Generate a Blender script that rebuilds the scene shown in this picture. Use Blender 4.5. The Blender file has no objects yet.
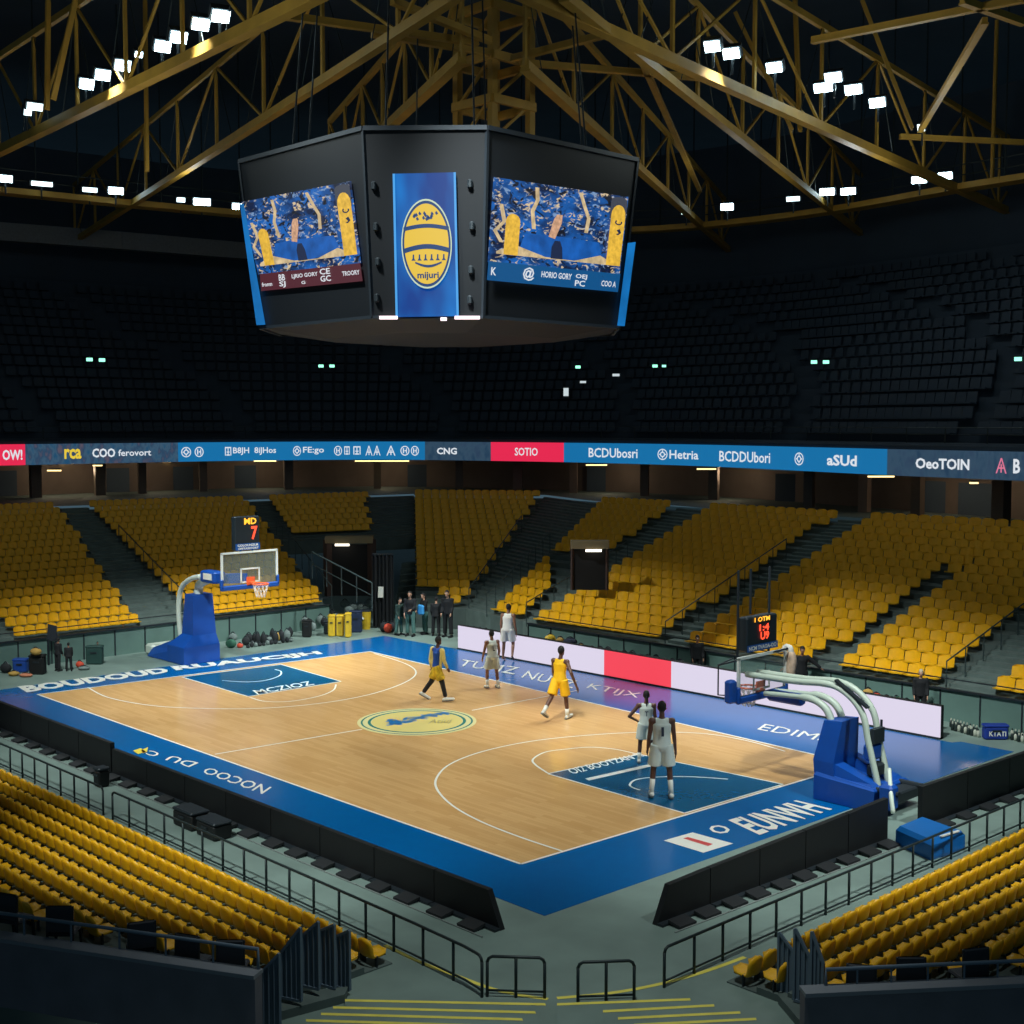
import bpy, math, random
from mathutils import Vector, Matrix, Quaternion
random.seed(7)
R = math.radians
COL = bpy.context.scene.collection
V = Vector

# ------------------------------------------------------------------ camera
CAM = V((25.641, -21.068, 7.739)); YAW, PITCH, FPX = 2.378, 0.0672, 1300.0
FW = V((math.cos(YAW)*math.cos(PITCH), math.sin(YAW)*math.cos(PITCH), -math.sin(PITCH)))
RT = FW.cross(V((0, 0, 1))).normalized(); UP = RT.cross(FW)
def ray(px, py): return FW + RT*((px-512)/FPX) - UP*((py-512)/FPX)
def G(px, py, z=0.0):
    d = ray(px, py); return CAM + d*((z-CAM.z)/d.z)
def PX(px, py, x):
    d = ray(px, py); return CAM + d*((x-CAM.x)/d.x)
def PY(px, py, y):
    d = ray(px, py); return CAM + d*((y-CAM.y)/d.y)
def proj(P):
    d = V(P)-CAM; z = d.dot(FW)
    return (512+FPX*d.dot(RT)/z, 512-FPX*d.dot(UP)/z, z) if z > .1 else (1e6, 1e6, z)

# ------------------------------------------------------------------ materials
def lin(c):
    f = lambda v: v/12.92 if v <= .04045 else ((v+.055)/1.055)**2.4
    return tuple(f(v/255.) for v in c)
MATS = {}
def mat(name, rgb, rough=.6, metal=0., var=.0, scale=8., emit=0., spec=.5, bump=0., alpha=1., stretch=None):
    if name in MATS: return MATS[name]
    m = bpy.data.materials.new(name); m.use_nodes = True
    nt = m.node_tree; b = nt.nodes['Principled BSDF']
    c = lin(rgb) + (1.,)
    b.inputs['Base Color'].default_value = c; b.inputs['Roughness'].default_value = rough
    b.inputs['Metallic'].default_value = metal; b.inputs['Specular IOR Level'].default_value = spec
    if emit:
        b.inputs['Base Color'].default_value = (0, 0, 0, 1)
        b.inputs['Emission Color'].default_value = c; b.inputs['Emission Strength'].default_value = emit
    if alpha < 1: b.inputs['Alpha'].default_value = alpha
    if var or bump:
        tc = nt.nodes.new('ShaderNodeTexCoord'); n = nt.nodes.new('ShaderNodeTexNoise')
        n.inputs['Scale'].default_value = scale; n.inputs['Detail'].default_value = 4
        mp = nt.nodes.new('ShaderNodeMapping')
        if stretch: mp.inputs['Scale'].default_value = stretch
        nt.links.new(tc.outputs['Object'], mp.inputs['Vector']); nt.links.new(mp.outputs['Vector'], n.inputs['Vector'])
        if var:
            r = nt.nodes.new('ShaderNodeValToRGB')
            r.color_ramp.elements[0].position = .3; r.color_ramp.elements[1].position = .7
            r.color_ramp.elements[0].color = tuple(v*(1-var) for v in c[:3])+(1,)
            r.color_ramp.elements[1].color = tuple(min(1, v*(1+var)) for v in c[:3])+(1,)
            nt.links.new(n.outputs['Fac'], r.inputs['Fac'])
            nt.links.new(r.outputs['Color'], b.inputs['Emission Color' if emit else 'Base Color'])
        if bump:
            bp = nt.nodes.new('ShaderNodeBump'); bp.inputs['Strength'].default_value = bump
            nt.links.new(n.outputs['Fac'], bp.inputs['Height']); nt.links.new(bp.outputs['Normal'], b.inputs['Normal'])
    MATS[name] = m; return m

# ------------------------------------------------------------------ mesh builder
class MB:
    def __init__(s): s.v = []; s.f = []; s.uv = {}
    def add(s, vs, fs):
        o = len(s.v); s.v += [V(p) for p in vs]; s.f += [tuple(i+o for i in f) for f in fs]; return s
    def box(s, c, size, rot=None):
        c = V(c); h = V(size)/2; vs = []
        for z in (-1, 1):
            for x, y in ((-1, -1), (1, -1), (1, 1), (-1, 1)):
                p = V((x*h.x, y*h.y, z*h.z)); vs.append(c + (rot @ p if rot else p))
        return s.add(vs, [(3,2,1,0),(4,5,6,7),(0,1,5,4),(1,2,6,5),(2,3,7,6),(3,0,4,7)])
    def rbox(s, c, size, r=.03, rot=None):            # box with all edges chamfered
        c = V(c); h = V(size)/2; r = min(r, h.x*.9, h.y*.9, h.z*.9); rings = []
        for z, k in ((-h.z, r), (-h.z+r, 0), (h.z-r, 0), (h.z, r)):
            x, y = h.x-k, h.y-k; q = r if k == 0 else r*.5
            rings.append([V(p) for p in ((-x+q,-y,z),(x-q,-y,z),(x,-y+q,z),(x,y-q,z),(x-q,y,z),(-x+q,y,z),(-x,y-q,z),(-x,-y+q,z))])
        return s.loft([[c + (rot @ p if rot else p) for p in g] for g in rings])
    def loft(s, rings, closed=True, caps=True):
        n = len(rings[0]); vs = [p for g in rings for p in g]; fs = []
        for a in range(len(rings)-1):
            for i in range(n if closed else n-1):
                j = (i+1) % n; fs.append((a*n+i, a*n+j, (a+1)*n+j, (a+1)*n+i))
        if caps: fs += [tuple(reversed(range(n))), tuple(range((len(rings)-1)*n, len(rings)*n))]
        return s.add(vs, fs)
    def tube(s, pts, r, n=8, caps=True):
        pts = [V(p) for p in pts]; rs = r if isinstance(r, (list, tuple)) else [r]*len(pts); rings = []; prev = None
        for i, p in enumerate(pts):
            t = (pts[min(i+1, len(pts)-1)]-pts[max(i-1, 0)]).normalized()
            a = prev if prev is not None else (V((0,0,1)) if abs(t.z) < .9 else V((1,0,0)))
            x = (a - t*a.dot(t)).normalized(); prev = x; y = t.cross(x)
            rings.append([p + x*rs[i]*math.cos(2*math.pi*k/n) + y*rs[i]*math.sin(2*math.pi*k/n) for k in range(n)])
        return s.loft(rings, True, caps)
    def bar(s, a, b, w, h=None):                      # rectangular member from a to b
        a, b = V(a), V(b); h = h or w; t = (b-a).normalized()
        u = V((0,0,1)) if abs(t.z) < .95 else V((1,0,0))
        x = t.cross(u).normalized()*(w/2); y = x.cross(t).normalized()*(h/2)
        return s.loft([[p-x-y, p+x-y, p+x+y, p-x+y] for p in (a, b)])
    def prism(s, poly, z0, z1):
        n = len(poly); vs = [V((p[0], p[1], z0)) for p in poly]+[V((p[0], p[1], z1)) for p in poly]
        return s.add(vs, [tuple(reversed(range(n))), tuple(range(n, 2*n))]+[(i, (i+1) % n, n+(i+1) % n, n+i) for i in range(n)])
    def slab(s, quad, nrm, t):                        # a quad with thickness behind it
        quad = [V(q) for q in quad]; nrm = V(nrm); n = len(quad); vs = quad+[q-nrm*t for q in quad]
        return s.add(vs, [tuple(range(n)), tuple(reversed(range(n, 2*n)))]+[(i, n+i, n+(i+1) % n, (i+1) % n) for i in range(n)])
    def ell(s, c, r, rot=None, nu=14, nv=9):
        c = V(c); r = V(r) if not isinstance(r, (int, float)) else V((r, r, r)); vs = []; fs = []
        for j in range(1, nv):
            th = math.pi*j/nv
            for i in range(nu):
                ph = 2*math.pi*i/nu; p = V((r.x*math.sin(th)*math.cos(ph), r.y*math.sin(th)*math.sin(ph), r.z*math.cos(th)))
                vs.append(c + (rot @ p if rot else p))
        for p in (V((0,0,r.z)), V((0,0,-r.z))): vs.append(c + (rot @ p if rot else p))
        T, B = len(vs)-2, len(vs)-1
        for j in range(nv-2):
            for i in range(nu): k = (i+1) % nu; fs.append((j*nu+i, (j+1)*nu+i, (j+1)*nu+k, j*nu+k))
        for i in range(nu): k = (i+1) % nu; fs += [(T, i, k), (B, (nv-2)*nu+k, (nv-2)*nu+i)]
        return s.add(vs, fs)
    def cap(s, a, b, ra, rb, n=10):                   # tapered capsule
        a, b = V(a), V(b); t = (b-a).normalized(); rings = []
        x = t.orthogonal().normalized(); y = t.cross(x)
        for q in (-88, -60, -30, 0): rings.append((a+t*ra*math.sin(R(q)), ra*math.cos(R(q))))
        for q in (0, 30, 60, 88): rings.append((b+t*rb*math.sin(R(q)), rb*math.cos(R(q))))
        return s.loft([[c+x*r*math.cos(2*math.pi*k/n)+y*r*math.sin(2*math.pi*k/n) for k in range(n)] for c, r in rings])
    def cone(s, a, b, ra, rb, n=14, flat=1.):
        a, b = V(a), V(b); t = (b-a).normalized(); x = V((1,0,0)); x = (x-t*x.dot(t)).normalized(); y = t.cross(x)
        return s.loft([[c+x*r*math.cos(2*math.pi*k/n)+y*r*flat*math.sin(2*math.pi*k/n) for k in range(n)] for c, r in ((a, ra), ((a+b)/2, (ra+rb)/2), (b, rb))])
    def disc(s, c, r, z0, z1, n=48, r0=0.):
        c = V(c); o = [(c.x+r*math.cos(2*math.pi*i/n), c.y+r*math.sin(2*math.pi*i/n)) for i in range(n)]
        if not r0: return s.prism(o, z0, z1)
        q = [(c.x+r0*math.cos(2*math.pi*i/n), c.y+r0*math.sin(2*math.pi*i/n)) for i in range(n)]
        vs = [(x, y, z1) for x, y in o]+[(x, y, z1) for x, y in q]
        return s.add(vs, [(i, (i+1) % n, n+(i+1) % n, n+i) for i in range(n)])
    def merge(s, o, M=None): return s.add([M @ p if M else p for p in o.v], o.f)
    def build(s, name, m, parent=None, smooth=False, world=True):
        o0 = wloc(parent) if (parent and world) else V((0,0,0))
        me = bpy.data.meshes.new(name); me.from_pydata([tuple(p-o0) for p in s.v], [], s.f); me.update()
        if s.uv:
            l = me.uv_layers.new(name='UVMap')
            for lp in me.loops: l.data[lp.index].uv = s.uv.get(lp.vertex_index, (0, 0))
        if smooth: me.polygons.foreach_set('use_smooth', [True]*len(me.polygons))
        me.materials.append(m); ob = bpy.data.objects.new(name, me); COL.objects.link(ob)
        if parent: ob.parent = parent
        return ob
def wloc(o):
    p = V((0,0,0))
    while o: p += o.location; o = o.parent
    return p
def tag(o, label=None, cat=None, group=None, kind=None):
    for k, v in (('label', label), ('category', cat), ('group', group), ('kind', kind)):
        if v: o[k] = v
    return o
def thing(name, label, cat, loc=(0,0,0), group=None, rz=0.):
    o = bpy.data.objects.new(name, None); COL.objects.link(o); o.location = loc; o.rotation_euler = (0,0,rz)
    return tag(o, label, cat, group)
def struct(name, mb, m, parent=None, smooth=False):
    o = mb.build(name, m, parent, smooth)
    if not parent: o['kind'] = 'structure'
    return o
def dup(root, loc, rz=None, label=None, group=None, scale=None):
    def cp(o, p):
        c = o.copy(); COL.objects.link(c); c.parent = p
        for ch in KIDS.get(o.name, []): cp(ch, c)
        return c
    c = cp(root, None); c.location = loc
    if rz is not None: c.rotation_euler = (0,0,rz)
    if scale: c.scale = scale
    return tag(c, label, None, group)
KIDS = {}
def note(root):
    for o in list(COL.objects):
        if o.parent: KIDS.setdefault(o.parent.name, [])
    for o in COL.objects:
        if o.parent and o not in KIDS[o.parent.name]: KIDS[o.parent.name].append(o)
def ordn(n): return '%d%s' % (n, 'th' if 10 <= n % 100 <= 20 else {1:'st',2:'nd',3:'rd'}.get(n % 10, 'th'))

def lerp(a, b, t): return a+(b-a)*t
def bil(q, u, v):                                      # q: tl, tr, br, bl ; v from the top
    return lerp(lerp(q[0], q[1], u), lerp(q[3], q[2], u), v)
_TX = {}
def text(s, bold=0.):
    """outline of a string as verts in the unit box and faces"""
    if (s, bold) in _TX: return _TX[(s, bold)]
    cu = bpy.data.curves.new('t', 'FONT'); cu.body = s; cu.resolution_u = 2; cu.offset = bold
    o = bpy.data.objects.new('t', cu); COL.objects.link(o); bpy.context.view_layer.update()
    me = bpy.data.meshes.new_from_object(o.evaluated_get(bpy.context.evaluated_depsgraph_get()))
    vs = [v.co.copy() for v in me.vertices]; fs = [tuple(p.vertices) for p in me.polygons]
    x0, x1 = min(v.x for v in vs), max(v.x for v in vs); y0, y1 = min(v.y for v in vs), max(v.y for v in vs)
    vs = [((v.x-x0)/(x1-x0), (v.y-y0)/(y1-y0)) for v in vs]
    bpy.data.objects.remove(o); bpy.data.curves.remove(cu); bpy.data.meshes.remove(me)
    _TX[(s, bold)] = (vs, fs); return vs, fs
def put_text(mb, s, quad, bold=0., off=V((0,0,0))):
    vs, fs = text(s, bold); quad = [V(q) for q in quad]
    return mb.add([bil(quad, u, 1-v)+off for u, v in vs], fs)
def catmull(pts, k=6):
    pts = [V(p) for p in pts]; out = []
    for i in range(len(pts)-1):
        a, b, c, d = pts[max(i-1, 0)], pts[i], pts[i+1], pts[min(i+2, len(pts)-1)]
        for j in range(k):
            t = j/k; out.append(.5*((2*b)+(c-a)*t+(2*a-5*b+4*c-d)*t*t+(3*b-a-3*c+d)*t**3))
    return out+[pts[-1]]
def stripe(mb, pts, w, z):
    pts = [V((p[0], p[1], z)) for p in pts]; vs = []
    for i, p in enumerate(pts):
        t = (pts[min(i+1, len(pts)-1)]-pts[max(i-1, 0)]); n = V((-t.y, t.x, 0)).normalized()*w/2; vs += [p+n, p-n]
    return mb.add(vs, [(2*i+1, 2*i+3, 2*i+2, 2*i) for i in range(len(pts)-1)])

# ------------------------------------------------------------------ palette
M_CONC = mat('walkway_concrete', (118, 138, 131), .5, var=.13, scale=1.1, bump=.02)
M_TERR = mat('terrace_concrete', (84, 98, 95), .8, var=.15, scale=2.)
M_PANEL = mat('green_grey_wall_panel', (92, 120, 113), .6, var=.1, scale=1.5)
M_BLUE = mat('court_blue_paint', (0, 92, 158), .22, var=.03, scale=3., spec=.5)
M_WHITE = mat('white_line_paint', (225, 225, 215), .4)
M_BLACK = mat('black_board_back', (11, 14, 16), .6, var=.12, scale=3.)
M_DARK = mat('dark_steel', (38, 46, 52), .5, .3)
M_RAIL = mat('rail_steel', (40, 52, 54), .45, .4)
M_SEAT = mat('yellow_seat_plastic', (236, 178, 18), .42, var=.07, scale=5.)
M_DSEAT = mat('dark_seat_plastic', (38, 44, 52), .6)
M_YPAINT = mat('yellow_truss_paint', (178, 138, 52), .55, var=.12, scale=1.5)
M_YLINE = mat('yellow_floor_paint', (236, 222, 96), .6, var=.1, scale=4.)
M_HBLUE = mat('blue_hoop_padding', (8, 72, 158), .45, var=.05, scale=4.)
M_HWHITE = mat('white_arm_paint', (205, 216, 204), .4)
M_GLASS = mat('backboard_glass', (150, 170, 165), .08, alpha=.16)
M_GUARD = mat('slate_guard_panel', (100, 118, 134), .55, .1)
M_PARA = mat('parapet_concrete', (112, 110, 118), .8, var=.12, scale=2.)
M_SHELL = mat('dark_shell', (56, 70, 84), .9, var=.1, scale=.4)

def wood():
    m = bpy.data.materials.new('maple_court_wood'); m.use_nodes = True; nt = m.node_tree; b = nt.nodes['Principled BSDF']
    tc = nt.nodes.new('ShaderNodeTexCoord'); mp = nt.nodes.new('ShaderNodeMapping')
    nt.links.new(tc.outputs['Object'], mp.inputs['Vector'])
    br = nt.nodes.new('ShaderNodeTexBrick'); br.inputs['Scale'].default_value = 1.
    br.inputs['Brick Width'].default_value = 1.3; br.inputs['Row Height'].default_value = .11; br.inputs['Mortar Size'].default_value = .002
    br.inputs['Color1'].default_value = lin((219, 174, 116))+(1,); br.inputs['Color2'].default_value = lin((205, 158, 100))+(1,)
    br.inputs['Mortar'].default_value = lin((188, 142, 88))+(1,); br.inputs['Bias'].default_value = -.2
    nt.links.new(mp.outputs['Vector'], br.inputs['Vector'])
    n = nt.nodes.new('ShaderNodeTexNoise'); n.inputs['Scale'].default_value = .7; n.inputs['Detail'].default_value = 5
    nt.links.new(tc.outputs['Object'], n.inputs['Vector'])
    mx = nt.nodes.new('ShaderNodeMix'); mx.data_type = 'RGBA'; mx.blend_type = 'MULTIPLY'; mx.inputs[0].default_value = .3
    rp = nt.nodes.new('ShaderNodeValToRGB'); rp.color_ramp.elements[0].position = .35; rp.color_ramp.elements[1].position = .65
    rp.color_ramp.elements[0].color = (.78, .74, .68, 1)
    nt.links.new(n.outputs['Fac'], rp.inputs['Fac']); nt.links.new(br.outputs['Color'], mx.inputs[6]); nt.links.new(rp.outputs['Color'], mx.inputs[7])
    nt.links.new(mx.outputs[2], b.inputs['Base Color']); b.inputs['Roughness'].default_value = .19; b.inputs['Specular IOR Level'].default_value = .62
    return m
M_WOOD = wood()

# ------------------------------------------------------------------ floor and court
fl = struct('floor', MB().prism([(-70, -60), (40, -60), (40, 75), (-70, 75)], -.3, 0), M_CONC)
def floor_line(pix, w=.075):
    m = MB(); stripe(m, catmull([G(*p, .004) for p in pix], 4), w, .004); m.build('edge_line', M_YLINE, fl)
floor_line([(385, 945), (420, 962), (455, 975), (490, 988), (520, 995), (548, 999)])
floor_line([(557, 998), (610, 993), (655, 985), (700, 973), (745, 957)])

ct = thing('basketball_court', 'wooden basketball court with blue surround and painted white lines', 'court', (0, 0, 0))
m = MB(); m.prism([(-11.8, -6.84), (11.52, -6.84), (11.95, 8.5), (10.6, 8.5), (10.5, 8.27), (-8.2, 8.27), (-11.7, 8.2)], .001, .010); m.build('blue_surround', M_BLUE, ct)
cL, cN, cR, cF = G(37.5, 695), G(521, 865), G(856, 765), G(370, 652)
m = MB(); m.prism([tuple(p)[:2] for p in (cL, cN, cR, cF)], .010, .014); m.build('wood_surface', M_WOOD, ct)
kR = [G(*p) for p in ((548, 774.5), (684.5, 814), (783, 785), (639, 755))]
kL = [G(*p) for p in ((182, 677.5), (248, 697), (341, 682), (281, 665))]
for q in (kR, kL):
    m = MB(); m.prism([tuple(p)[:2] for p in q], .014, .016); m.build('painted_key', mat('key_blue_paint', (0, 82, 122), .22, var=.03), ct)
m = MB(); LW = .062
stripe(m, [cL, cN], LW, .019); stripe(m, [cN, cR], LW, .019); stripe(m, [cR, cF], LW, .019); stripe(m, [cF, cL], LW, .019)
for q in (kR, kL):
    for i in range(4): stripe(m, [q[i], q[(i+1) % 4]], .05, .018)
cen = G(417, 722)
stripe(m, [G(215, 755), G(362, 730)], .05, .019); stripe(m, [G(472, 711), G(578, 691)], .05, .019)
for pix in ([(88, 688), (108, 698), (150, 706), (200, 709), (260, 709), (320, 704), (370, 695), (405, 683), (416, 673), (405, 664), (374, 654)],
            [(562, 852), (520, 838), (480, 822), (452, 806), (437, 790), (437, 778), (450, 765), (480, 753), (525, 743), (575, 737), (640, 733), (700, 734), (745, 741), (785, 752)],
            [(548, 774), (536, 766), (533, 760), (545, 753), (565, 750), (590, 748), (615, 750), (638, 755)],
            [(640, 791), (632, 788), (630, 785), (636, 780.5), (655, 778), (690, 777.5), (728, 780)],
            [(222, 681), (245, 682.5), (265, 681), (279, 676.5), (281, 672), (275, 670)],
            [(250, 698), (265, 702), (290, 702), (318, 697), (333, 691), (336, 685)]):
    stripe(m, catmull([G(*p) for p in pix]), .05, .0195)
m.build('court_lines', M_WHITE, ct)
# centre emblem
m = MB(); m.disc(cen, 1.55, .014, .0205, 64)
em = m.build('centre_emblem', mat('pale_yellow_floor_paint', (226, 218, 158), .25), ct)
m = MB(); m.disc(cen, 1.46, 0, .022, 64, 1.41); m.disc(cen, 1.28, 0, .022, 64, 1.20)
m.build('emblem_ring', mat('teal_floor_paint', (52, 120, 112), .25), em)
m = MB(); m.disc(cen, 1.18, .0205, .0215, 64); m.build('emblem_field', mat('yellow_floor_paint_warm', (228, 208, 128), .25), em)
m = MB(); rr = random.Random(3)
for i in range(64):
    t = (i/63)**1.3; c = G(lerp(388, 448, t), lerp(724, 714, t)+rr.uniform(-3.4, 3.2)*(1-.65*t)); a = rr.uniform(0, 3)
    w = rr.uniform(.05, .13); d = V((math.cos(a), math.sin(a), 0))*w; e = V((-d.y, d.x, 0))*.45
    m.add([c-d-e, c+d-e, c+d+e, c-d+e], [(0, 1, 2, 3)])
for i, v in enumerate(m.v): v.z = .0224+.00002*(i//4)
m.build('emblem_skyline', mat('emblem_blue_paint', (16, 104, 168), .3), em)
m = MB(); put_text(m, 'Atiuj', [G(431, 720), G(453, 719.5), G(449, 725), G(427, 726)])
for v in m.v: v.z = .0235
m.build('emblem_lettering', mat('olive_paint', (120, 112, 60), .3), em)
# floor lettering
def ftext(s, pix, z=.0185, bold=.02, mt=M_WHITE):
    m = MB(); put_text(m, s, [G(*p) for p in pix], bold)
    for v in m.v: v.z = z
    return m.build('floor_lettering', mt, ct)
ftext('BOUDOUD', [(17, 687), (163, 668), (172, 672.5), (27, 693)], bold=.05)
ftext('RUAUCIJH', [(170, 667), (317, 651.5), (325, 655), (178, 672)], bold=.05)
ftext('NOCOO', [(262, 795), (201, 773), (209, 768), (272, 788)], bold=.01)
ftext('DU', [(189, 768), (165, 760.5), (172, 756), (199, 763.5)], bold=.01)
ftext('C', [(155, 758), (145, 754.5), (150, 751), (161, 753.5)], bold=.01)
m = MB()
for q in (((133, 750.5), (141, 748), (146, 752), (138, 754)), ((141, 750), (148, 747), (147, 752), (143, 753))): m.add([G(*p, .0186) for p in q], [(3, 2, 1, 0)])
m.build('floor_badge', mat('badge_yellow', (222, 200, 70), .4), ct)
ftext('TUMZ', [(463, 660), (520, 668), (514, 675), (457, 666)], bold=0.)
ftext('NUTZ', [(528, 671.5), (578, 681.5), (572, 689), (521, 678)], bold=0.)
ftext('KTIJX', [(592, 684), (642, 694), (636, 700), (584, 690)], bold=0.)
ftext('EDIMS', [(765, 724.5), (834, 737), (827, 743), (757, 730)], bold=0.)
ftext('O', [(705, 829.5), (718, 824.5), (734, 831), (721, 836)], bold=.02)
ftext('EUNWH', [(728, 821), (796, 801), (833, 810), (760, 836)], bold=.03)
m = MB(); m.add([G(*p, .0185) for p in ((663.6, 840.5), (703.4, 852.7), (733.4, 843.5), (692.6, 832.3))], [(0, 1, 2, 3)]); bd = m.build('floor_badge', M_WHITE, ct)
m = MB(); m.add([G(*p, .0195) for p in ((683, 838.3), (708, 846), (713, 844), (688, 837))], [(0, 1, 2, 3)]); m.build('red_bar', mat('red_floor_paint', (196, 60, 58), .4), bd)
ftext('OI2 BOOTZAN X', [(566, 770), (638, 753.5), (645, 757), (573, 775)], bold=.01)
m = MB(); m.add([G(*p, .0185) for p in ((585, 778.5), (589, 780.5), (653, 766), (650, 764))], [(0, 1, 2, 3)]); m.build('lettering_underline', M_WHITE, ct)
ftext('MCZIOZ', [(252, 691), (309, 681.5), (315, 685), (258, 695)], bold=.01)

# ------------------------------------------------------------------ courtside boards
def near_boards(A, B, n, side, where, h0, h1, start=0, slant=True):
    """A..B along the floor, side = unit vector away from the court"""
    A, B, side = V(A), V(B), V(side); d = (B-A).normalized(); L = (B-A).length/n
    for i in range(n):
        a = A+d*L*i; b = a+d*(L-.02); ha, hb = lerp(h0, h1, i/n), lerp(h0, h1, (i+1)/n)
        root = thing('court_board', '%s black court board seen from behind, %s' % (ordn(i+1+start), where), 'board', a, where)
        s0 = .28 if i == 0 and slant else 0
        m = MB(); m.slab([a-side*.05, b-side*.05, b-side*.05+V((0,0,hb)), a-side*.05+d*s0+V((0,0,ha))], -side, .1); m.build('panel', M_BLACK, root)
        m = MB(); m.bar(a+d*.01+side*.10+V((0,0,.02)), b+side*.10+V((0,0,.02)), .12, .04); m.build('base_bar', M_DARK, root)
        for t in (.27, .75):
            c = lerp(a, b, t); x = c+side*.27
            m = MB(); m.slab([x-d*.19-side*.12+V((0,0,.09)), x+d*.19-side*.12+V((0,0,.09)), x+d*.19+side*.13+V((0,0,.05)), x-d*.19+side*.13+V((0,0,.05))], V((0,0,1)), .045); m.build('ballast_tray', mat('black_plastic', (30, 33, 36), .6), root)
        m = MB(); m.tube([a+side*.42+V((0,0,.012)), b+side*.42+V((0,0,.012))], .012, 5); m.build('cable', mat('cable_grey', (120, 128, 126), .6), root)
def bx(y): return lerp(V((12.96, -5.87, 0)), V((13.45, 4.4, 0)), (y+5.87)/10.27)
near_boards((11.48, -7.71, 0), (-1.0, -7.80, 0), 8, (0, -1, 0), 'counted along the left boards from the near corner', .57, .57)
near_boards((-1.05, -7.80, 0), (-13.5, -7.9, 0), 8, (0, -1, 0), 'counted along the left boards from the near corner', .69, .69, 8, False)
near_boards(bx(-5.87), bx(.45), 5, (.998, -.05, 0), 'counted along the right boards from the near corner', .58, .80)
near_boards(bx(1.6), bx(6.6), 3, (.998, -.05, 0), 'counted along the right boards from the near corner', .80, .80, 5, False)
led = thing('courtside_display_board', 'long low white courtside display with one red block', 'display board', (1.1, 8.45, 0))
xs = [PY(458, 648, 8.35).x, PY(604, 680, 8.35).x, PY(671, 693, 8.35).x, PY(940, 741, 8.35).x]; HZ = (.05, .82)
for i, mt in enumerate((mat('display_white', (214, 206, 226), emit=.95), mat('display_red', (238, 70, 86), emit=.95), mat('display_white', (214, 206, 226), emit=.95))):
    m = MB(); m.slab([(xs[i], 8.35, HZ[0]), (xs[i+1], 8.35, HZ[0]), (xs[i+1], 8.35, HZ[1]), (xs[i], 8.35, HZ[1])], (0, -1, 0), .015)
    m.build('display_panel', mt, led)
m = MB(); m.box(((xs[0]+xs[3])/2, 8.44, .42), (xs[3]-xs[0], .14, .84)); m.build('cabinet', M_BLACK, led)
m = MB(); m.box(((xs[0]+xs[3])/2, 8.42, .025), (xs[3]-xs[0], .2, .05)); m.build('base_bar', M_DARK, led)

# ------------------------------------------------------------------ railings
def railing(pts, label, h=.56, n=None, r=.022):
    pts = [V(p) for p in pts]; root = thing('railing', label, 'railing', pts[0], 'walkway railings')
    up = V((0,0,h)); path = catmull(pts, 3) if len(pts) > 2 else pts
    m = MB(); a, b = path[0], path[-1]
    da = (path[1]-a).normalized()*.07; db = (path[-2]-b).normalized()*.07
    m.tube([a+up*.86, a+up*.95+da*.3, a+up+da]+[p+up for p in path[1:-1]]+[b+up+db, b+up*.95+db*.3, b+up*.86], r, 8); m.build('top_rail', M_RAIL, root, True)
    m = MB(); m.tube([p+up*.16 for p in path], r*.8, 6); m.build('lower_rail', M_RAIL, root, True)
    L = sum((path[i+1]-path[i]).length for i in range(len(path)-1)); n = n or max(2, int(L/.62)+1)
    for k in range(n):
        s = L*k/(n-1); i = 0
        while i < len(path)-2 and s > (path[i+1]-path[i]).length+1e-6: s -= (path[i+1]-path[i]).length; i += 1
        p = path[i]+(path[i+1]-path[i]).normalized()*s
        m = MB(); m.tube([p, p+up*(.99 if 0 < k < n-1 else .88)], r, 8); m.build('post', M_RAIL, root, True)
railing([(-4.6, -9.42, 0), (1.72, -9.40, 0)], 'black walkway railing along the left stand, beyond the gap', n=11)
railing([(2.12, -9.40, 0), (11.4, -9.42, 0), (12.99, -9.52, 0)], 'long black walkway railing curving round the front of the left stand', n=17)
railing([(13.02, -9.45, 0), (13.6, -8.93, 0)], 'short black railing at the stairs, left of the gap', n=3)
railing([(14.01, -8.71, 0), (14.49, -8.12, 0)], 'short black railing at the stairs, right of the gap', n=3)
railing([(14.5, -7.5, 0), (14.53, -5, 0), (14.6, -2, 0), (14.72, 4.2, 0)], 'long black walkway railing in front of the right stand', n=19)

# ------------------------------------------------------------------ seats
def seat_shell(q=.55):
    b = MB(); rings = []; W, H = .165, .27
    for j in range(7):
        t = j/6; z = .15+H*t; w = W*(1 if t < q else math.sqrt(max(.02, 1-((t-q)/(1.02-q))**2.6))); y0 = -.11-.05*t
        g = []
        for i in range(6):
            u = -1+2*i/5; g.append(V((u*w, y0-.035*(1-u*u)+.0, z)))
        rings.append(g + [p+V((0, -.018, 0)) for p in reversed(g)])
    b.loft(rings)
    p = MB(); rings = []
    for j in range(5):
        t = j/4; y = -.10+.26*t; w = .155*(1 if t < .7 else math.sqrt(1-((t-.7)/.36)**2)); zz = .165+.03*t-.02*math.sin(t*math.pi)
        top = [V((u*w, y, zz+.012*u*u)) for u in (-1, -.5, 0, .5, 1)]
        rings.append(top+[q+V((0, 0, -.03)) for q in reversed(top)])
    p.loft(rings)
    k = MB()
    for s in (-1, 1): k.bar((s*.14, -.06, 0), (s*.14, -.06, .17), .02, .05); k.bar((s*.14, -.12, .15), (s*.14, .1, .15), .018, .02)
    k.bar((-.16, -.06, .14), (.16, -.06, .14), .03, .03)
    return b, p, k
SB, SP, SK = seat_shell(); SBF = seat_shell(.86)[0]
seats = []     # (loc, facing angle, sx, sz, block, row, number from its end)
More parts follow.
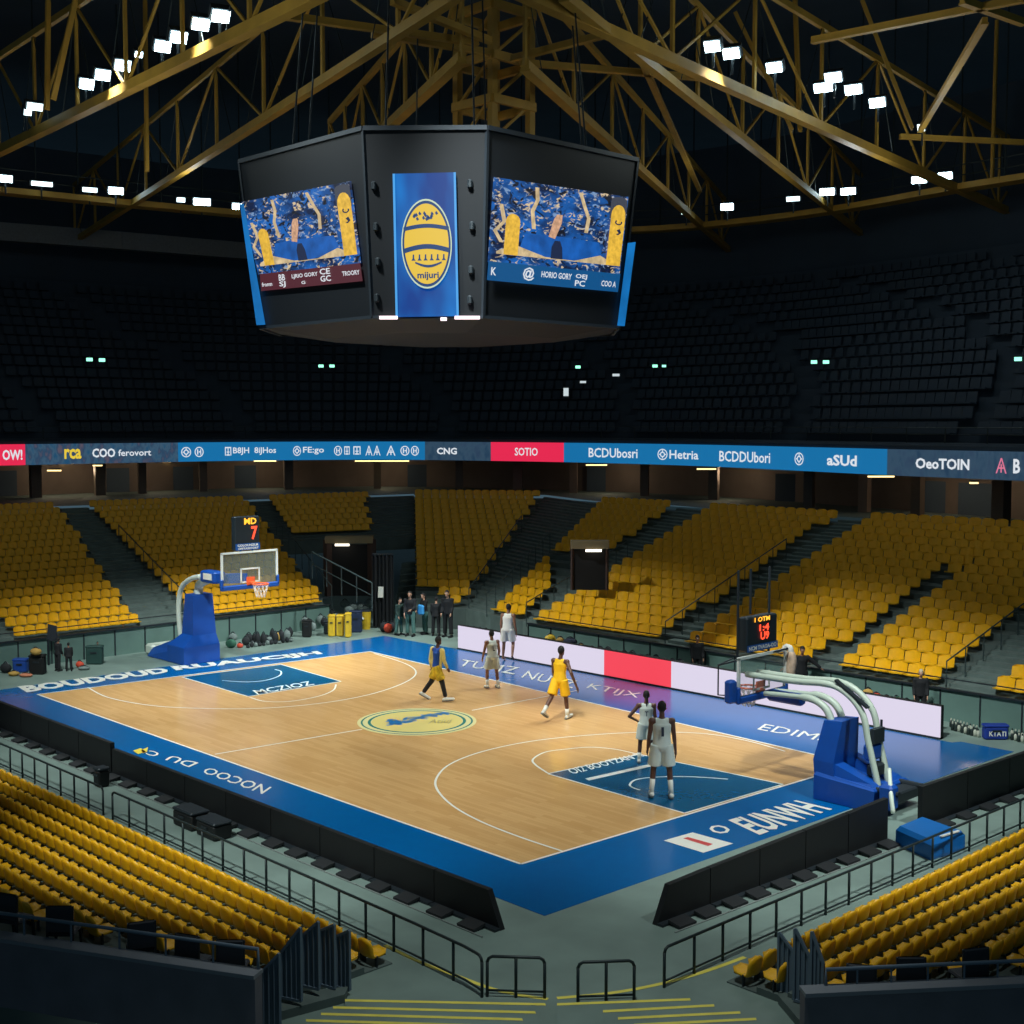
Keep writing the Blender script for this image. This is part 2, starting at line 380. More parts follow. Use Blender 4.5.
def seat_row(P, Q, pitch, block, row, skip=None, sz=None, face=None, bothends=False):
    P, Q = V(P), V(Q); d = Q-P; L = d.length; n = int(L/pitch+.001)
    if n < 1: return
    d.normalize(); nrm = V((-d.y, d.x, 0))
    if nrm.dot(V((0, 1.5, 0))-P) < 0: nrm = -nrm
    if face: nrm = V(face)
    ang = math.atan2(nrm.y, nrm.x)-math.pi/2
    for i in range(n):
        c = P+d*(pitch*(i+.5))
        x, y, z = proj(c+V((0,0,.3)))
        if z < 5 or not (-25 < x < 1049 and -25 < y < 1060): continue
        if skip and skip(c, x, y): continue
        seats.append((c, ang, pitch/.35, sz or pitch/.35, block, row, i+1))
# far terraces: radial lines (front point, back point) round the bowl
Z0, ZB = .80, 4.1
def g2(px, py, z): p = G(px, py, z); return V((p.x, p.y, 0))
LN = dict(A0=(V((-15, -14, 0)), V((-30.5, -13, 0))), A1=(V((-15, -5.5, 0)), V((-30.3, -4.3, 0))), A2=(V((-15, -4.0, 0)), V((-30.3, -2.2, 0))),
          A3=(V((-15, .35, 0)), V((-30.2, 4.4, 0))), A4=(V((-15, 2.4, 0)), V((-30, 5.6, 0))), A5=(V((-15, 8.1, 0)), V((-28.6, 13.1, 0))),
          A6=(g2(416, 604, .9), g2(414, 492, 4.2)), A7=(g2(466, 606, .9), g2(545, 493, 4.2)),
          B0=(V((-9.0, 11.0, 0)), V((-15.6, 24.3, 0))), B1=(V((-7.0, 10.7, 0)), V((-11.2, 24.6, 0))),
          R0=(V((-6.3, 10.4, 0)), V((-8.9, 24.0, 0))), R1=(V((-.5, 10.5, 0)), V((-2.3, 23.7, 0))), R2=(V((.3, 10.5, 0)), V((-.9, 23.7, 0))),
          R3=(V((5.2, 10.5, 0)), V((4.9, 23.7, 0))), R4=(V((5.8, 10.5, 0)), V((5.1, 23.7, 0))), R5=(V((9.0, 10.5, 0)), V((9.0, 23.7, 0))),
          R6=(V((10.3, 10.5, 0)), V((10.6, 23.7, 0))), R7=(V((19, 10.5, 0)), V((20, 23.7, 0))))
def at(k, t): return lerp(LN[k][0], LN[k][1], t)
def terrace(name, a, b, n, mt=M_TERR, z0=Z0, z1=ZB, t0=0., t1=1.):
    m = MB()
    for k in range(n):
        u, v = lerp(t0, t1, k/n), lerp(t0, t1, (k+1)/n); z = lerp(z0, z1, k/n)
        q = [at(a, u), at(b, u), at(b, v), at(a, v)]; lo = 0 if k == 0 and t0 == 0 else max(0, z-.6)
        vs = [V((p.x, p.y, z)) for p in q]+[V((p.x, p.y, lo)) for p in q]
        m.add(vs, [(0, 1, 2, 3), (4, 5, 1, 0), (5, 6, 2, 1), (7, 4, 0, 3), (6, 7, 3, 2)])
    return struct(name, m, mt)
def section(a, b, n, pitch, block, skip=None, lim=None, rows=None, sz=None):
    for k in range(n):
        if rows and not rows(k): continue
        t = (k+.35)/n; z = lerp(Z0, ZB, k/n); P, Q = at(a, t), at(b, t); P.z = Q.z = z
        if lim: Q = lim(k, P, Q)
        seat_row(P, Q, pitch, block, k+1, skip, sz)
NR = 17
for i, (a, b) in enumerate((('A0', 'A1'), ('A2', 'A3'), ('A4', 'A5'), ('A6', 'A7'), ('R0', 'R1'), ('R2', 'R3'), ('R4', 'R5'), ('R6', 'R7'))):
    terrace('terrace_floor', a, b, 19 if a == 'A6' else NR)
M_AISLE = mat('aisle_concrete', (96, 112, 108), .8, var=.15, scale=3.)
for i, (a, b) in enumerate((('A1', 'A2'), ('A3', 'A4'), ('A7', 'B0'), ('B1', 'R0'), ('R1', 'R2'), ('R3', 'R4'), ('R5', 'R6'))):
    terrace('stair_floor', a, b, NR*2, M_AISLE)
terrace('terrace_floor', 'B0', 'B1', NR); 
section('A0', 'A1', NR, .37, 'far'); section('A2', 'A3', NR, .365, 'far'); section('A4', 'A5', NR, .365, 'far')
section('A6', 'A7', 19, .44, 'far', sz=1.05, skip=lambda c, x, y: y > 585 and (y > 592 or x < 440) and not 452 < x < 470)
section('B0', 'B1', NR, .44, 'far', sz=1.1, skip=lambda c, x, y: y > 548 and x > 545-.0*y or (y > 548 and x > 500+(610-y)*1.0+22) )
section('R0', 'R1', NR, .50, 'far', sz=1.15); section('R2', 'R3', NR, .50, 'far', sz=1.15)
section('R4', 'R5', NR, .50, 'far', sz=1.15); section('R6', 'R7', NR, .50, 'far', sz=1.15)
# narrow aisle closed off above the lower rows: seats bridge it
for k in range(10, NR):
    t = (k+.35)/NR; P, Q = at('R3', t), at('R4', t); z = lerp(Z0, ZB, k/NR); P.z = Q.z = z
    seat_row(P-V((.2, 0, 0)), Q+V((.25, 0, 0)), .5, 'far', k+1, None, 1.15)
# tunnel corner between left stand and corner block
LN['T0'] = (V((-15.6, 8.9, 0)), LN['A5'][1]); LN['T1'] = LN['A6']
terrace('terrace_floor', 'A5', 'A6', 17, M_TERR, lerp(Z0, ZB, .55), ZB, .55, 1.)
def trow(k):
    t = (k+.35)/17; P, Q = at('A5', t), at('A6', t); z = lerp(Z0, ZB, k/17)
    a, b = lerp(P, Q, .12), lerp(P, Q, .72); a.z = b.z = z; seat_row(a, b, .42, 'far', k+1, None, 1.05)
for k in range(10, 17): trow(k)
# front walls
def wallp(name, pts, z0, z1, mt, t=.12, parent=None):
    m = MB()
    for a, b in zip(pts, pts[1:]):
        a, b = V(a), V(b); d = (b-a).normalized(); n = V((d.y, -d.x, 0))*t
        vs = [(p.x, p.y, z) for z in (z0, z1) for p in (a, b, b-n, a-n)]
        m.add(vs, [(0, 1, 5, 4), (1, 2, 6, 5), (2, 3, 7, 6), (3, 0, 4, 7), (4, 5, 6, 7), (3, 2, 1, 0)])
    return struct(name, m, mt, parent)
def wall_panels(name, pts, z0, z1):
    w = wallp(name, pts, z0, z1, M_PANEL)
    m = MB()
    for a, b in zip(pts, pts[1:]):
        a, b = V(a), V(b); L = (b-a).length; d = (b-a)/L; n = V((d.y, -d.x, 0))
        for k in range(int(L/1.1)+1):
            p = a+d*k*1.1+n*.01; m.box((p.x, p.y, (z0+z1)/2), (.035, .035, z1-z0))
        m.bar(a+V((0,0,z1+.02))+n*.02, b+V((0,0,z1+.02))+n*.02, .1, .05); m.bar(a+V((0,0,z1+.3))+n*.02, b+V((0,0,z1+.3))+n*.02, .03, .03)
    m.build('panel_joints', M_DARK, w)
wall_panels('wall_left', [(-14.8, -14, 0), (-14.8, 8.0, 0)], 0, .86)
wall_panels('wall_far', [(-6.3, 10.3, 0), (20, 10.3, 0)], 0, .84)

# ------------------------------------------------------------------ near stands
WL0, WL1 = G(-60, 926, .9), G(262, 973, .9)            # parapet line of the left stand
WR0, WR1 = G(800, 990, .9), G(1080, 977, .9)
def on_line(a, b, y=None, x=None):
    t = (y-a.y)/(b.y-a.y) if y is not None else (x-a.x)/(b.x-a.x)
    return lerp(a, b, t)
def dist_line(p, a, b):
    d = V((b.x-a.x, b.y-a.y, 0)).normalized(); n = V((-d.y, d.x, 0))
    if n.dot(V((0, 2, 0))-V((a.x, a.y, 0))) < 0: n = -n
    return n.dot(V((p.x, p.y, 0))-V((a.x, a.y, 0)))
ml, mr = MB(), MB()
for k in range(13):
    z = .02+.08*k; y0, y1 = -9.72-.5*k, -10.22-.5*k
    e = 11.3 if k < 1 else min(11.3, on_line(WL0, WL1, y=y1).x-.12)
    if e > -9: ml.prism([(-10, y1), (e, y1), (e, y0), (-10, y0)], 0 if k else .0, z)
    seat_row((e-.0, y0-.20, z), (-8, y0-.20, z), .35, 'left', k+1, lambda c, x, y: dist_line(c, WL0, WL1) < 1.0)
    x0, x1 = 15.0+.5*k, 15.5+.5*k
    s = -6.75 if k < 1 else max(-6.75, on_line(WR0, WR1, x=x1).y+.12)
    if s < 4: mr.prism([(x0, s), (x1, s), (x1, 5), (x0, 5)], 0, z)
    seat_row((x0+.20, s, z), (x0+.20, 4.6, z), .35, 'right', k+1, lambda c, x, y: dist_line(c, WR0, WR1) < 1.0 or (780 < x < 806 and y > 945))
struct('terrace_floor', ml, M_TERR); struct('terrace_floor', mr, M_TERR)

def near_first(s):
    x, y, z = proj(s[0]+V((0,0,.3))); return -s[2]/z
seats.sort(key=near_first)
NIND = 300
_seat = thing('stadium_seat', 'x', 'seat', (0, 0, 0), 'yellow stadium seats')
SB.build('backrest', M_SEAT, _seat, True); SP.build('seat_pan', M_SEAT, _seat, True); SK.build('bracket', M_DARK, _seat); note(_seat)
rest = MB(); first = True; cnt = 0
vis = lambda c: (lambda x, y, z: 2 < x < 1022 and 2 < y < 1022)(*proj(c+V((0,0,.25))))
def hidden(c, b):
    x, y, z = proj(c+V((0,0,.35)))
    return (b == 'left' and ((240 < x < 350 and y > 935 and z < 18.6) or dist_line(c, WL0, WL1) < 1.0)) or (b == 'right' and dist_line(c, WR0, WR1) < 1.0) or (b == 'far' and y > 690)
names = {'left': 'near left stand, counted from the stair end', 'right': 'near right stand, counted from the stair end'}
# far seats are counted inside their block: give each block of the far stands a phrase
def far_name(c):
    x, y, z = proj(c)
    return 'far right stand, %s m along from the left corner' % round(c.x+7) if c.y > 9 else 'far left stand'
for (c, ang, sx, sz, blk, row, num) in seats:
    lab = None
    if blk != 'far':
        lab = 'yellow seat, %s from the stairs in %s row of the near %s stand' % (ordn(num), 'the front' if row == 1 else 'the '+ordn(row), blk)
    if lab and cnt < NIND and vis(c) and not hidden(c, blk):
        if first: o = _seat; o.location = c; o.rotation_euler = (0, 0, ang); o['label'] = lab; first = False
        else: o = dup(_seat, c, ang, lab)
        cnt += 1
    else:
        M = Matrix.Translation(c) @ Matrix.Rotation(ang, 4, 'Z') @ Matrix.Diagonal((sx, min(sx, 1.3), sz, 1))
        rest.merge(SBF if blk == 'far' else SB, M); rest.merge(SP, M)
tag(rest.build('stadium_seating', M_SEAT, None, False), 'rows of yellow stadium seats filling the far stands round the court', 'seats', kind='stuff')
print('SEATS', len(seats), cnt, sum(1 for q in seats if q[4] != 'far'))

# parapets, rails, guard panels, stairs
def parapet(name, a, b, h, back):
    a, b = V((a.x, a.y, 0)), V((b.x, b.y, 0)); d = (b-a).normalized(); n = V((-d.y, d.x, 0))
    if n.dot(V((0, 2, 0))-a) < 0: n = -n
    m = MB(); m.prism([tuple((a-n*back))[:2], tuple((b-n*back))[:2], tuple(b)[:2], tuple(a)[:2]], 0, h)
    w = struct(name, m, M_PARA)
    m = MB(); m.bar(a+V((0,0,h+.02))-n*back/2, b+V((0,0,h+.02))-n*back/2, back+.06, .05); m.build('coping', mat('coping_concrete', (128, 134, 142), .8), w)
    return a, b, n
a, b, n = parapet('wall_near_left', WL0, WL1, .9, .18)
root = thing('railing', 'dark blue handrail on top of the left concrete parapet', 'railing', a)
m = MB(); q = lerp(a, b, .99); m.tube([a+V((0,0,1.2)), q+V((0,0,1.2)), q+V((0,0,.92))], .025, 8); m.build('top_rail', M_GUARD, root, True)
for t in (.28, .43, .58, .72, .86): p = lerp(a, b, t); m = MB(); m.tube([p+V((0,0,.9)), p+V((0,0,1.2))], .014, 6); m.build('post', M_GUARD, root)
a, b, n = parapet('wall_near_right', WR0, WR1, .9, .18)
root = thing('railing', 'dark blue handrail on top of the right concrete parapet', 'railing', a)
q = lerp(a, b, .09); m = MB(); m.tube([q+V((0,0,.92)), q+V((0,0,1.14)), b+V((0,0,1.14))], .025, 8); m.build('top_rail', M_GUARD, root, True)
for t in (.2, .32, .45, .58, .7, .85): p = lerp(a, b, t); m = MB(); m.tube([p+V((0,0,.9)), p+V((0,0,1.14))], .014, 6); m.build('post', M_GUARD, root)

def guard(px0, px1, ytop0, ytop1, ybot, depth, label):
    P0 = CAM+ray(px0, 800)*depth; P1 = CAM+ray(px1, 800)*(depth-.12)
    zt0 = (CAM+ray(px0, ytop0)*depth).z; zt1 = (CAM+ray(px1, ytop1)*(depth-.12)).z; zb = max(.0, (CAM+ray(px0, ybot)*depth).z)
    P0.z = P1.z = 0; root = thing('guard_panel', label, 'guard panel', P0); d = P1-P0; nn = V((-d.y, d.x, 0)).normalized()
    pl = [P0+V((0,0,zb)), P1+V((0,0,zb)), P1+V((0,0,zt1)), P0+V((0,0,zt0))]
    m = MB(); m.slab([q+nn*0.03 for q in pl], nn, .02); m.build('sheet', M_GUARD, root)
    m = MB()
    for i in range(4): m.bar(pl[i], pl[(i+1) % 4], .035, .035)
    m.build('frame', M_GUARD, root)
    ns = max(3, int(d.length/.075))
    for i in range(1, ns):
        t = i/ns; m = MB(); m.bar(lerp(pl[0], pl[1], t)-nn*.0, lerp(pl[3], pl[2], t)-nn*.0, .022, .022); m.build('slat', M_GUARD, root)
dL = 17.15
for a in ((244, 277, 993, 958, 1040, 16.5, 'lowest slatted guard panel left of the stairs, cut by the picture edge'), (279, 299, 957, 931, 1003, 17.0, 'second slatted guard panel left of the stairs, beside the lowest one'),
          (301, 317, 939, 925, 991, 17.3, 'tall slatted guard panel in the middle of the left stair side'), (319, 333, 934, 928, 990, 17.5, 'narrow slatted guard panel, second from the stairs on their left side'),
          (335, 348, 940, 934, 992, 17.6, 'narrow slatted guard panel nearest the stairs on their left side'),
          (781, 795, 936, 955, 1002, 17.4, 'slatted guard panel nearest the stairs on their right side'), (797, 812, 932, 961, 1006, 17.0, 'middle slatted guard panel right of the stairs'),
          (814, 826, 935, 968, 1000, 16.7, 'slatted guard panel right of the stairs touching the parapet')): guard(*a)
# plinths under the guard panels
m = MB(); m.prism([tuple(G(*p))[:2] for p in ((268, 1024), (345, 1003), (348, 995), (300, 1000), (262, 1010))], 0, .12); struct('trim_1', m, M_TERR)
m = MB(); m.prism([tuple(G(*p))[:2] for p in ((778, 1004), (800, 1030), (822, 1026), (812, 1002))], 0, .12); struct('trim_2', m, M_TERR)
# stairs climbing towards the viewer
sl = [((345, 999), (545, 1003)), ((333, 1006), (535, 1011)), ((321, 1012.5), (522, 1018)), ((306, 1019), (512, 1025)), ((292, 1026), (500, 1033)), ((280, 1036), (490, 1043))]
sr = [((557, 1003), (690, 998)), ((603, 1010), (714, 1004)), ((618, 1017), (740, 1011)), ((634, 1023.5), (756, 1017.5)), ((648, 1031), (775, 1025)), ((660, 1041), (795, 1035))]
def stairs(name, rows, mirrored):
    m, y = MB(), MB()
    for k in range(len(rows)-1):
        z = .06*(k+1); a, b = G(*rows[k][0], z), G(*rows[k][1], z); back = (a-CAM); back.z = 0
        c, d = a-back.normalized()*3, b-back.normalized()*3
        m.prism([tuple(c)[:2], tuple(d)[:2], tuple(b)[:2], tuple(a)[:2]], max(0, z-.06), z)
        i = (V((CAM.x, CAM.y, 0))-V((a.x, a.y, 0))).normalized()
        p = [a+i*.01, b+i*.01, b+i*.08, a+i*.08]
        y.add([V((q.x, q.y, z+.003)) for q in p], [(3, 2, 1, 0)])
    s = struct(name, m, M_CONC); y.build('yellow_nosing', M_YLINE, s)
stairs('stair_floor', sl, 0); stairs('stair_floor', sr, 1)

# dark folding chairs standing behind the parapets
def fold_chair(p, yaw, label, cloth):
    root = thing('folding_chair', label, 'chair', p, 'dark folding chairs behind the parapets', yaw)
    M = Matrix.Identity(4)
    def part(nm, mb, mt): o = mb.build(nm, mt, root, False, False); return o
    b = MB(); b.rbox((0, -.17, .52), (.36, .05, .38), .03); part('backrest', b, cloth)
    s = MB(); s.rbox((0, 0, .30), (.36, .34, .05), .02); part('seat', s, cloth)
    for x in (-.17, .17):
        l = MB(); l.bar((x, -.2, 0), (x, -.17, .7), .03); part('leg', l, M_DARK)
        l = MB(); l.bar((x, .15, 0), (x, .12, .3), .03); part('leg', l, M_DARK)
    return root
for i, (px, z) in enumerate(((22, .86), (72, .86), (148, .86), (200, .86), (236, .86))):
    t = (px+60)/322; p = lerp(WL0, WL1, t); p = V((p.x, p.y, 0)); d = (p-CAM); d.z = 0; p = p+d.normalized()*.55
    k = max(0, int((-9.72-p.y)/.5)); p.z = .02+.08*k
    fold_chair(p, R(20*((i % 3)-1))+YAW-math.pi/2, 'dark navy folding chair behind the left parapet rail, %s from the wall\'s stair end' % ordn(5-i), M_DSEAT)
for i, (px, z) in enumerate(((860, .9), (905, .9), (965, .9))):
    p = lerp(WR0, WR1, (px-800)/280); p = V((p.x, p.y, 0)); d = (p-CAM); d.z = 0; p = p+d.normalized()*.5
    k = max(0, int((p.x-15.0)/.5)); p.z = .02+.08*k
    fold_chair(p, R(15*((i % 3)-1))+YAW-math.pi/2, 'dark navy folding chair behind the right parapet rail, %s from the stairs' % ordn(i+1), M_DSEAT)

# ------------------------------------------------------------------ concourse, ribbon display, upper tier
RB = [(-35.3, -16), (-35.5, -4), (-35.5, 3.9), (-35.4, 10.4), (-34.8, 17.0), (-31.5, 23.2), (-25.3, 26.3), (-18.8, 27.6), (-12.4, 27.4), (-5.3, 25.4), (.2, 23.7), (5.8, 22.6), (14, 21.0), (24, 19.)]
RBP = [V((p.x, p.y, 0)) for p in catmull([V((x, y, 0)) for x, y in RB], 6)]
CB = V((-4, 0, 0))
def outw(p, d): v = (p-CB); v.z = 0; return p+v.normalized()*d
def swept(pts, prof):                                  # profile (offset outwards, z) swept along the bowl line
    m = MB(); n = len(prof); vs = []; fs = []
    for p in pts:
        for o, z in prof: q = outw(p, o); vs.append(V((q.x, q.y, z)))
    for i in range(len(pts)-1):
        for j in range(n-1): fs.append((i*n+j, (i+1)*n+j, (i+1)*n+j+1, i*n+j+1))
    return m.add(vs, fs)
back_line = [V((-30.5, -16, 0))]+[LN[k][1] for k in ('A1', 'A2', 'A3', 'A4', 'A5', 'A6', 'A7', 'B0', 'B1', 'R0', 'R1', 'R3', 'R5', 'R6', 'R7')]+[V((26, 23.7, 0))]
m = MB(); far = [outw(p, 12) for p in back_line]
m.add([V((p.x, p.y, ZB)) for p in back_line]+[V((p.x, p.y, ZB)) for p in far], [(i, i+1, len(far)+i+1, len(far)+i) for i in range(len(far)-1)])
struct('concourse_floor', m, M_TERR)
M_BROWN = mat('concourse_wall_plaster', (96, 84, 76), .8, var=.15, scale=.8)
wl = struct('wall_concourse', swept(RBP, [(4.6, 3.9), (4.6, 6.6)]), M_BROWN)
struct('ceiling_concourse', swept(RBP, [(.10, 5.84), (5.2, 5.84)]), mat('concourse_soffit', (50, 52, 54), .9))
struct('wall_fascia', swept(RBP, [(.06, 5.84), (.02, 6.95), (.3, 7.05), (.7, 7.05)]), M_SHELL)
for i, (px, w) in enumerate(((50, .5), (102, .5), (144, .4), (215, .4), (300, .5), (372, .4), (450, .4), (520, .5), (568, .4), (628, .4), (705, .45), (784, .4), (838, .4), (876, .4), (948, .5))):
    P = min(RBP, key=lambda p: abs(proj(p+V((0,0,5)))[0]-px)); P = outw(P, 2.2)
    m = MB(); m.box((P.x, P.y, 4.95), (w, w, 1.8), Matrix.Rotation(math.atan2(P.y, P.x), 3, 'Z')); struct('pillar', m, M_BROWN)
for i, px in enumerate((20, 118, 180, 255, 410, 590, 745, 860, 905)):   # dark doorways in the concourse wall
    P = min(RBP, key=lambda p: abs(proj(p+V((0,0,5)))[0]-px)); P = outw(P, 4.5); d = V((-(P-CB).y, (P-CB).x, 0)).normalized()
    m = MB(); m.slab([P-d*.8+V((0,0,4.1)), P+d*.8+V((0,0,4.1)), P+d*.8+V((0,0,5.4)), P-d*.8+V((0,0,5.4))], outw(P, -1)-P, .08); struct('door_%d' % (i+1), m, M_SHELL)
M_WARM = mat('warm_tube', (255, 224, 150), emit=2.2); M_COOL = mat('cool_tube', (255, 246, 225), emit=2.6)
for px0, px1, y, ln in ((49, 73, 463.5, 0), (62, 75, 472, 2.2), (93, 102, 465.5, 0), (155, 171, 461.5, 0), (254, 276, 461, 0), (355, 409, 461, 0), (586, 607, 465, 0), (697, 716, 469, 0), (868, 894, 476.5, 0), (925, 933, 484, 2.)):
    a, b = G(px0, y, 5.70), G(px1, y, 5.70); a, b = outw(a, ln), outw(b, ln); c = (a+b)/2
    root = thing('tube_light', 'warm tube light under the concourse ceiling, %s' % ('below the %s' % {49: 'yellow lettering', 62: 'yellow lettering, deeper inside', 93: 'white three letter sign', 155: 'end of the sign band\'s dark part', 254: 'middle of the blue left band', 355: 'crest row, the longest tube', 586: 'first word right of the red block', 697: 'second round crest', 868: 'border of blue and dark band', 925: 'white word on the dark right band'}[px0]), 'light', c, 'concourse lights')
    m = MB(); m.bar(a, b, .10, .06); m.build('tube', M_WARM, root)
    m = MB(); m.bar(a+V((0,0,.06)), b+V((0,0,.06)), .14, .06); m.build('housing', M_DARK, root)
rib = thing('ribbon_display', 'long glowing sponsor ribbon display around the balcony front', 'ribbon display', (RB[4][0], RB[4][1], 6.3))
fine = [V((p.x, p.y, 0)) for p in catmull([V((x, y, 0)) for x, y in RB], 40)]
def rib_at(px):                                        # exact point of the band at a bearing
    best = None
    for i in range(len(fine)-1):
        x0, x1 = proj(fine[i]+V((0,0,6.3)))[0], proj(fine[i+1]+V((0,0,6.3)))[0]
        if x0 <= px <= x1 and x1 < 1e5: return lerp(fine[i], fine[i+1], (px-x0)/(x1-x0))
    return fine[0]
RZ0, RZ1 = 5.80, 6.80
def rib_seg(px0, px1, mt, name='segment'):
    m = MB(); n = max(2, int((px1-px0)/12)); vs = []; fs = []
    for i in range(n+1):
        p = outw(rib_at(lerp(px0, px1, i/n)), -.05); q = outw(p, .04)
        vs += [V((p.x, p.y, RZ0)), V((p.x, p.y, RZ1)), V((q.x, q.y, RZ1)), V((q.x, q.y, RZ0))]
        for v, u in zip(range(4*i, 4*i+4), (0, 1, 1, 0)): m.uv[v] = (lerp(px0, px1, i/n)/100., u)
    for i in range(n):
        for j in range(4): fs.append((4*i+j, 4*i+4+j, 4*i+4+(j+1) % 4, 4*i+(j+1) % 4))
    m.add(vs, fs); return m.build(name, mt, rib)
def band_mat(name, cols, sc, strength):
    m = bpy.data.materials.new(name); m.use_nodes = True; nt = m.node_tree; b = nt.nodes['Principled BSDF']; b.inputs['Base Color'].default_value = (0, 0, 0, 1)
    uv = nt.nodes.new('ShaderNodeTexCoord'); mp = nt.nodes.new('ShaderNodeMapping'); mp.inputs['Rotation'].default_value = (0, 0, .25); n = nt.nodes.new('ShaderNodeTexNoise'); n.inputs['Scale'].default_value = sc; r = nt.nodes.new('ShaderNodeValToRGB')
    mp.inputs['Scale'].default_value = (6, .6, 1)
    nt.links.new(uv.outputs['UV'], mp.inputs['Vector']); nt.links.new(mp.outputs['Vector'], n.inputs['Vector']); nt.links.new(n.outputs['Fac'], r.inputs['Fac'])
    el = r.color_ramp.elements; el[0].position = .35; el[1].position = .65
    while len(el) < len(cols): el.new(.5)
    for i, c in enumerate(cols): el[i].position = lerp(.3, .7, i/(len(cols)-1)); el[i].color = lin(c)+(1,)
    nt.links.new(r.outputs['Color'], b.inputs['Emission Color']); b.inputs['Emission Strength'].default_value = strength
    return m
B_BLUE = mat('band_blue', (22, 112, 168), emit=.85); B_RED = mat('band_red', (222, 40, 78), emit=.95)
B_MIX = band_mat('band_slate_mix', [(30, 78, 112), (62, 92, 116), (44, 72, 100), (92, 84, 100)], 2.5, .75)
B_DARK = band_mat('band_dark_mix', [(38, 66, 92), (56, 82, 104), (48, 70, 96)], 2.5, .7)
rib_seg(-60, 25, B_RED); rib_seg(25, 178, B_MIX); rib_seg(178, 425, B_BLUE); rib_seg(425, 491, B_DARK); rib_seg(491, 564, B_RED); rib_seg(564, 888, B_BLUE); rib_seg(888, 1080, B_DARK)
W_EM = mat('display_lettering_white', (222, 228, 235), emit=.85); Y_EM = mat('display_lettering_yellow', (226, 196, 60), emit=.9)
def rib_text(s, px0, px1, mt=W_EM, v0=.3, v1=.72, bold=.015):
    vs, fs = text(s, bold); m = MB(); o = []
    for u, v in vs:
        p = outw(rib_at(lerp(px0, px1, u)), -.08); o.append(V((p.x, p.y, lerp(RZ0, RZ1, lerp(v0, v1, v)))))
    m.add(o, fs); m.build('display_lettering', mt, rib)
for a in (('OW!', 2, 22, W_EM, .25, .75, .03), ('rca', 64, 81, Y_EM, .25, .75, .03), ('COO', 92, 115, W_EM, .3, .75, .03), ('ferovort', 118, 151, W_EM, .35, .68), ('B8JH  8iJHos', 233, 276), ('FE:go', 303, 324), ('CNG', 437, 457, W_EM, .32, .68, .03),
          ('SOTIO', 515, 538), ('BCDUbosri', 589, 638, W_EM, .28, .76), ('Hetria', 670, 699), ('BCDDUbori', 720, 771, W_EM, .26, .74), ('aSUd', 828, 858, W_EM, .28, .72, .03), ('OeoTOIN', 917, 971, W_EM, .3, .7, .03), ('B', 1015, 1022, W_EM, .25, .75, .03)): rib_text(*a)
def rib_icon(px, wpx=9, kind=0, mt=W_EM):
    m = MB(); c = outw(rib_at(px), -.08); a, b = outw(rib_at(px-wpx/2), -.08), outw(rib_at(px+wpx/2), -.08); t = (b-a)/2; zc = (RZ0+RZ1)/2; H = .27
    P = lambda x, y: V((c.x, c.y, zc))+t*x+V((0, 0, H*y))
    def ring(r0, r1, n=20):
        o = len(m.v); m.add([P(r*math.cos(6.2832*i/n), r*math.sin(6.2832*i/n)) for i in range(n) for r in (r0, r1)], [(2*i, 2*((i+1) % n), 2*((i+1) % n)+1, 2*i+1) for i in range(n)])
    quad = lambda x0, y0, x1, y1: m.add([P(x0, y0), P(x1, y0), P(x1, y1), P(x0, y1)], [(0, 1, 2, 3)])
    if kind == 0: ring(.82, 1); ring(.3, .5); quad(-.1, -.7, .1, -.4); quad(-.1, .4, .1, .75); quad(-.7, -.1, -.4, .1); quad(.4, -.1, .7, .1)
    elif kind == 1: ring(.8, 1); quad(-.45, -.5, -.2, .5); quad(-.1, -.1, .45, .12); quad(.25, -.55, .45, .5)
    elif kind == 2: quad(-.9, -.8, -.65, .9); quad(.65, -.8, .9, .9); quad(-.9, .65, .9, .9); quad(-.5, -.8, .5, -.55); quad(-.4, -.2, .4, 0); quad(-.12, -.8, .12, .9)
    elif kind == 3:
        m.add([P(-1, -1), P(-.75, -1), P(0, .7), P(.75, -1), P(1, -1), P(.12, 1), P(-.12, 1)], [(0, 1, 2, 6), (6, 2, 5), (2, 3, 4, 5)]); quad(-.5, -.4, .5, -.2); quad(-.12, -.9, .12, .2)
    m.build('display_crest', mt, rib)
for px, w, k in ((186, 10, 0), (199, 9, 1), (228, 7, 2), (297, 8, 0), (338, 8, 1), (347, 6, 2), (357, 8, 2), (369, 7, 3), (377, 7, 3), (391, 9, 3), (405, 9, 1), (415, 8, 1), (663, 10, 0), (800, 9, 0)): rib_icon(px, w, k)
rib_icon(1003, 11, 3, mat('display_pink', (220, 120, 150), emit=.85))
# balcony rail over the ribbon
root = thing('balcony_railing', 'thin dark railing above the glowing ribbon display', 'railing', (RB[5][0], RB[5][1], 7.05))
m = MB(); m.tube([V((p.x, p.y, 7.62)) for p in [outw(q, .3) for q in RBP]], .022, 5); m.build('top_rail', mat('balcony_rail_steel', (70, 82, 88), .4, .5), root)
m = MB(); m.tube([V((p.x, p.y, 7.36)) for p in [outw(q, .3) for q in RBP]], .014, 5); m.build('lower_rail', M_RAIL, root)
for p in RBP[6::2]:
    q = outw(p, .3)
    if -20 < proj(q+V((0,0,7)))[0] < 1044: m = MB(); m.bar((q.x, q.y, 7.05), (q.x, q.y, 7.62), .03); m.build('post', M_RAIL, root)
